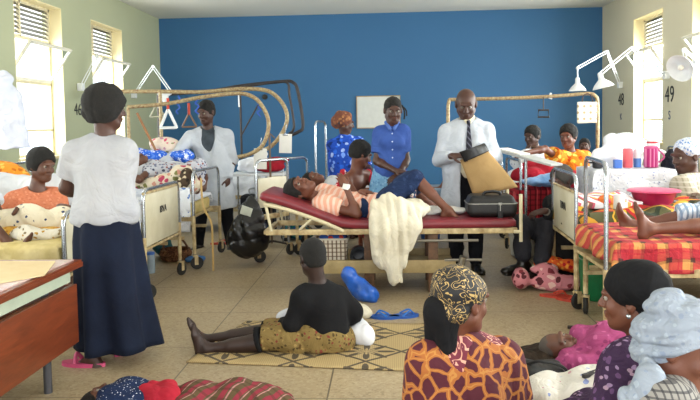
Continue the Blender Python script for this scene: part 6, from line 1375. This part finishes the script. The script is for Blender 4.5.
# ================= youngster on the mat
Y = 4.12
k1 = Person('youngster in a black jersey and brown print wrap sitting on the floor mat', head=jt(312, 257, Y), face=(-.55, .8, -.2), neck=jt(318, 284, Y), pelvis=jt(327, 338, Y + .03),
    arms=[sarm(jt(302, 298, Y - .06), jt(292, 324, Y - .08), jt(279, 327, Y + .14), (-.6, .6, .3), (0, 0, 1), -1, .5), sarm(jt(337, 295, Y + .07), jt(353, 311, Y + .10), jt(352, 331, Y + .22), (-.3, .6, -.6), (0, 0, 1), 1)],
    legs=[leg(jt(322, 340, Y - .06), jt(257, 343, Y - .08), jt(207, 349, Y - .1), (-.16, -.1, 1), (1, 0, .1), 1), leg(jt(327, 334, Y + .1), jt(262, 333, Y + .1), jt(203, 340, Y + .14), (-.22, .1, 1), (1, 0, .1), -1)], s=.92, hs=.97, skn='k', res=.006, w=.95)
report('k1', k1)
hair(k1.c, k1.R, k1.hs, k1.t, th=.006, kind='short', wr=.002, res=.006)
k1.shirt(M_BLACKC, 'black_jersey', f=1.8, i=.014, sr=1.2, wr=.009, wf=18, ex=[cone(jt(326, 310, Y), jt(328, 338, Y), .12, .145, .04, fb=True)])
M_BROWNP = spots('brown_olive_wrap_print', '7c683e', ['98804e', '5a4426', '7a3a30', '4a3c22'], 42, .35)
sdf('wrap_skirt', [ell(jt(328, 340, Y + .02), (.17, .17, .12)), cone(jt(322, 338, Y - .04), jt(262, 340, Y - .06), .115, .085, .05, fb=True), cone(jt(327, 334, Y + .08), jt(266, 333, Y + .1), .11, .08, .05, fb=True), cone(jt(320, 337, Y + .02), jt(264, 338, Y + .02), .10, .085, .05, fb=True), half((0, 0, .014), (0, 0, -1))], M_BROWNP, k1.t, .007, .012, 20, 9)
sdf('dark_hem', [cone(jt(262, 341, Y - .07), jt(258, 342, Y - .07), .088, .09, .02, fa=True, fb=True), cone(jt(266, 334, Y + .1), jt(262, 334, Y + .1), .082, .084, .02, fa=True, fb=True), half((0, 0, .014), (0, 0, -1))], M_BLACKC, k1.t, .007, .003, 20)
# paper and bags by the youngster
c = jt(285, 318, Y + .1); pile('folded_paper', 'small white folded paper in the hand of the youngster on the mat', 'paper', M_WHITE, [((c.x, c.y, c.z), (.05, .03, .045), (0, .3, 0)), ((c.x + .03, c.y, c.z + .02), (.035, .03, .035))], .008, 40, .006, seed=51)
c = F(355, 344); pile('white_carrier_bag', 'small white plastic bag on the mat behind the youngster', 'bag', plain('white_plastic_film', 'd0d2d4', .35, var=.05), [((c.x, c.y + .05, .06), (.10, .08, .07)), ((c.x - .05, c.y + .1, .12), (.05, .05, .05)), ((c.x + .06, c.y, .05), (.05, .06, .05))], .025, 30, .008, seed=52, floor=.012)
c = F(362, 318); pile('cream_cloth', 'cream cloth lump between the blue bag and the flip-flops', 'cloth', M_CREAMCL, [((c.x - .03, c.y + .05, .05), (.07, .07, .05)), ((c.x + .03, c.y, .03), (.05, .05, .03))], .015, 30, .008, seed=53, floor=.0)
# mat
def mat_mat():
    m, nt, b = nmat('straw_mat_black_motifs'); v = texco(nt)
    o = sep(nt, v)
    base = mixc(nt, stripes_wave(nt, o[0], .012, .5), 'b09a6e', 'a08a5e')
    fx = mth(nt, 'SUBTRACT', mth(nt, 'FRACT', mth(nt, 'DIVIDE', o[0], .42)), .5); fy = mth(nt, 'SUBTRACT', mth(nt, 'FRACT', mth(nt, 'DIVIDE', o[1], .36)), .5)
    a = mth(nt, 'ARCTAN2', fy, fx); r = mth(nt, 'SQRT', mth(nt, 'ADD', mth(nt, 'MULTIPLY', fx, fx), mth(nt, 'MULTIPLY', fy, fy)))
    pet = mth(nt, 'ADD', .24, mth(nt, 'MULTIPLY', mth(nt, 'COSINE', mth(nt, 'MULTIPLY', a, 8.0)), .17))
    f1 = mth(nt, 'LESS_THAN', r, pet); f2 = mth(nt, 'LESS_THAN', r, mth(nt, 'MULTIPLY', pet, .42))
    dia = mth(nt, 'LESS_THAN', mth(nt, 'ABSOLUTE', mth(nt, 'SUBTRACT', mth(nt, 'ADD', mth(nt, 'ABSOLUTE', fx), mth(nt, 'ABSOLUTE', fy)), .5)), .035)
    band = mth(nt, 'LESS_THAN', mth(nt, 'FRACT', mth(nt, 'DIVIDE', o[1], .72)), .55)
    f = mth(nt, 'MULTIPLY', mth(nt, 'MAXIMUM', mth(nt, 'SUBTRACT', f1, f2), dia), .9)
    c = mixc(nt, f, base, '332c26')
    nt.links.new(c, b.inputs['Base Color']); b.inputs['Roughness'].default_value = .7; return m
mq = [F(186, 363), F(440, 373), F(448, 325), F(246, 322)]
mo = MB().grid(lambda u, v: lerp(lerp(mq[0], mq[1], u), lerp(mq[3], mq[2], u), v) + V(0, 0, .006 + .004 * math.sin(u * 21) * math.sin(v * 9)), 60, 20).build('floor_mat', mat_mat(), None, True, mq[0], .006)
prop(mo, 'straw floor mat with black flower motifs under the youngster', 'mat')
# ================= child lying on the floor
Y = 3.78
c1 = Person('child lying on the floor under a bright pink cloth, shaved head to the left', head=(jt(559, 350, Y).x, Y, .12), face=(.3, -.55, .8), hup=(-1, 0, .15), neck=(jt(580, 355, Y).x, Y + .01, .09), pelvis=(jt(634, 358, Y).x, Y + .02, .10),
    arms=[sarm((jt(586, 358, Y).x, Y - .11, .09), (jt(606, 366, Y).x, Y - .16, .07), (jt(624, 364, Y).x, Y - .12, .08), (.9, .2, 0), (0, 0, 1)), sarm((jt(586, 352, Y).x, Y + .11, .09), (jt(606, 350, Y).x, Y + .16, .07), (jt(624, 352, Y).x, Y + .14, .08), (.9, 0, 0), (0, 0, 1))],
    legs=[leg((jt(638, 360, Y).x, Y - .05, .09), (jt(678, 360, Y).x, Y - .08, .10), (jt(712, 360, Y).x, Y - .08, .06), (.3, 0, 1), (-1, 0, 0)), leg((jt(638, 360, Y).x, Y + .09, .09), (jt(678, 360, Y).x, Y + .12, .10), (jt(712, 360, Y).x, Y + .12, .06), (.3, 0, 1), (-1, 0, 0))], s=.68, hs=.92, skn='m', res=.006)
report('c1', c1)
hair(c1.c, c1.R, c1.hs, c1.t, th=-.002, kind='short', wr=.001, res=.006, m=plain('shaved_grey_stubble', '4f4640', .8))
M_PINK = spots('bright_pink_cloth', '93406a', ['ac5a84', '783058'], 20, .3)
q = lambda px, py, y, z: (jt(px, py, y).x, y, z)
pile('pink_cloth', 'bright pink cloth spread over the child on the floor', 'cloth', M_PINK, [(q(592, 355, Y, .12), (.10, .17, .10)), (q(576, 362, Y - .12, .07), (.11, .09, .06)), (q(615, 355, Y, .13), (.15, .19, .11)), (q(650, 355, Y, .12), (.2, .19, .10))], .03, 19, .008, seed=54, floor=.01)
pile('brown_coat', 'dark brown coat spread on the floor under the head of the child', 'coat', cloth('dark_brown_cloth', '33281f', '1f1812', .6), [(q(530, 352, 3.85, .04), (.12, .14, .055)), (q(548, 362, 3.72, .035), (.2, .22, .045)), (q(575, 372, 3.55, .03), (.2, .12, .04)), (q(540, 375, 3.45, .04), (.12, .12, .05))], .03, 18, .009, seed=55, floor=.0)
t = thing('handbag', 'black leather handbag lying beside the batik dress', 'bag', (jt(545, 378, 3.3).x, 3.3, 0))
c = F(543, 392)
sdf('bag_body', [rbox((c.x, c.y + .05, .075), (.25, .16, .13), Euler((.3, .1, .1)).to_matrix(), .05), ell((c.x - .08, c.y + .05, .09), (.09, .07, .07))], M_CASE, t, .007, .012, 22, 7)
MB().tube(smooth_path([(c.x - .1, c.y + .02, .13), (c.x - .02, c.y - .03, .17), (c.x + .1, c.y - .0, .13), (c.x + .15, c.y - .03, .05)], 6), .008, 6).build('strap', M_CASE, t)
c = F(570, 402); M_FLW = spots('white_flower_pillowcase', 'c8c4bc', ['7a86b0', 'b88a94', 'b0b4b8'], 20, .22)
prop(sdf('flowered_bundle', [rbox((c.x, c.y - .02, .07), (.42, .26, .15), Euler((0, -.15, .15)).to_matrix(), .06), ell((c.x + .1, c.y - .02, .09), (.14, .13, .09))], M_FLW, None, .008, .018, 18, 8, org=(c.x, c.y, 0)), 'white bundle with small flowers on the floor between the batik and purple dresses', 'bundle')
t = thing('sunglasses', 'dark folded spectacles lying on the flowered bundle', 'spectacles', (c.x + .12, c.y - .05, .17))
z = .168
MB().tube([(c.x + .05, c.y - .1, z), (c.x + .19, c.y - .03, z + .01)], .004, 6).tube([(c.x + .06, c.y - .09, z + .012), (c.x + .2, c.y + .0, z + .02)], .004, 6).build('arm', plain('dark_plastic', '26262a', .3), t)
MB().box((c.x + .06, c.y - .1, z + .004), (.07, .02, .02), (0, 0, .5), .004).build('lens_frame', plain('dark_plastic', '26262a', .3), t)
c = F(571, 329); prop(MB().box((c.x, c.y, .012), (.045, .022, .022), (0, 0, -.3), .006).build('small_dark_object', plain('dark_brown_plastic', '2b1e1a', .5), org=(c.x, c.y, 0)), 'small dark brown stub lying on a floor tile', 'litter')
c = F(602, 324); pile('pink_ribbon', 'scrap of pink thread on the floor near the purple dress', 'thread', plain('pink_thread', 'c47a8a', .8), [((c.x, c.y, .005), (.05, .006, .006), (0, 0, .5)), ((c.x + .01, c.y + .01, .006), (.05, .006, .006), (0, 0, -.6))], .002, 60, .004, seed=57, floor=0, k=.004)
# ================= bottom edge: child under a dotted cloth
Y = 3.08
b2 = Person('small child lying at the bottom edge under a navy dotted cloth', head=(jt(97, 404, Y).x, Y + .03, .065), face=(0, .3, 1), hup=(-1, 0, .1), neck=(jt(116, 404, Y).x, Y, .06), pelvis=(jt(170, 404, Y).x, Y, .07),
    arms=[sarm((jt(124, 404, Y).x, Y - .09, .06), (jt(140, 404, Y).x, Y - .13, .05), (jt(158, 404, Y).x, Y - .1, .06), (.9, 0, 0), (0, 0, 1)), sarm((jt(124, 404, Y).x, Y + .09, .06), (jt(140, 404, Y).x, Y + .13, .05), (jt(158, 404, Y).x, Y + .1, .06), (.9, 0, 0), (0, 0, 1))],
    legs=[leg((jt(174, 404, Y).x, Y - .05, .06), (jt(212, 404, Y).x, Y - .05, .07), (jt(245, 404, Y).x, Y - .05, .05), (.3, 0, 1), (-1, 0, 0)), leg((jt(174, 404, Y).x, Y + .06, .06), (jt(212, 404, Y).x, Y + .06, .07), (jt(245, 404, Y).x, Y + .06, .05), (.3, 0, 1), (-1, 0, 0))], s=.6, hs=.8, skn='m', res=.007)
b2.hairs(th=.006, kind='short')
M_DOT = spots('navy_white_dots', '1c2a4a', ['c8ccd8'], 70, .22)
pile('dotted_cloth', 'navy cloth with white dots over the child at the bottom edge', 'cloth', M_DOT, [(q(130, 400, Y, .10), (.14, .15, .075)), (q(118, 396, Y + .12, .06), (.16, .06, .05)), (q(145, 396, Y + .10, .07), (.07, .07, .05))], .02, 20, .008, seed=58, floor=.0)
pile('red_cloth', 'bright red cloth next to the navy dotted one at the bottom edge', 'cloth', cloth('bright_red_cloth', 'b8283a', '8e1c2c', .5), [(q(158, 402, Y, .10), (.10, .13, .07)), (q(170, 402, Y - .05, .08), (.10, .12, .07))], .02, 22, .008, seed=59, floor=.0)
pile('striped_blanket', 'brown and maroon striped blanket bunched along the bottom edge', 'blanket', plaid('brown_maroon_stripes', '5a4a34', [(0, .07, .4, 0, '8e2c40', .85), (0, .07, .1, .5, 'c08a8a', .7), (1, .05, .3, 0, '3a2e22', .4)], (0, 1), rot=(0, 0, .5), wob=.15), [(q(195, 402, Y + .02, .08), (.14, .14, .065)), (q(235, 402, Y + .05, .08), (.16, .14, .07)), (q(268, 402, Y + .05, .07), (.12, .11, .055)), (q(175, 396, Y + .12, .05), (.14, .07, .05))], .025, 19, .008, seed=60, floor=.0)
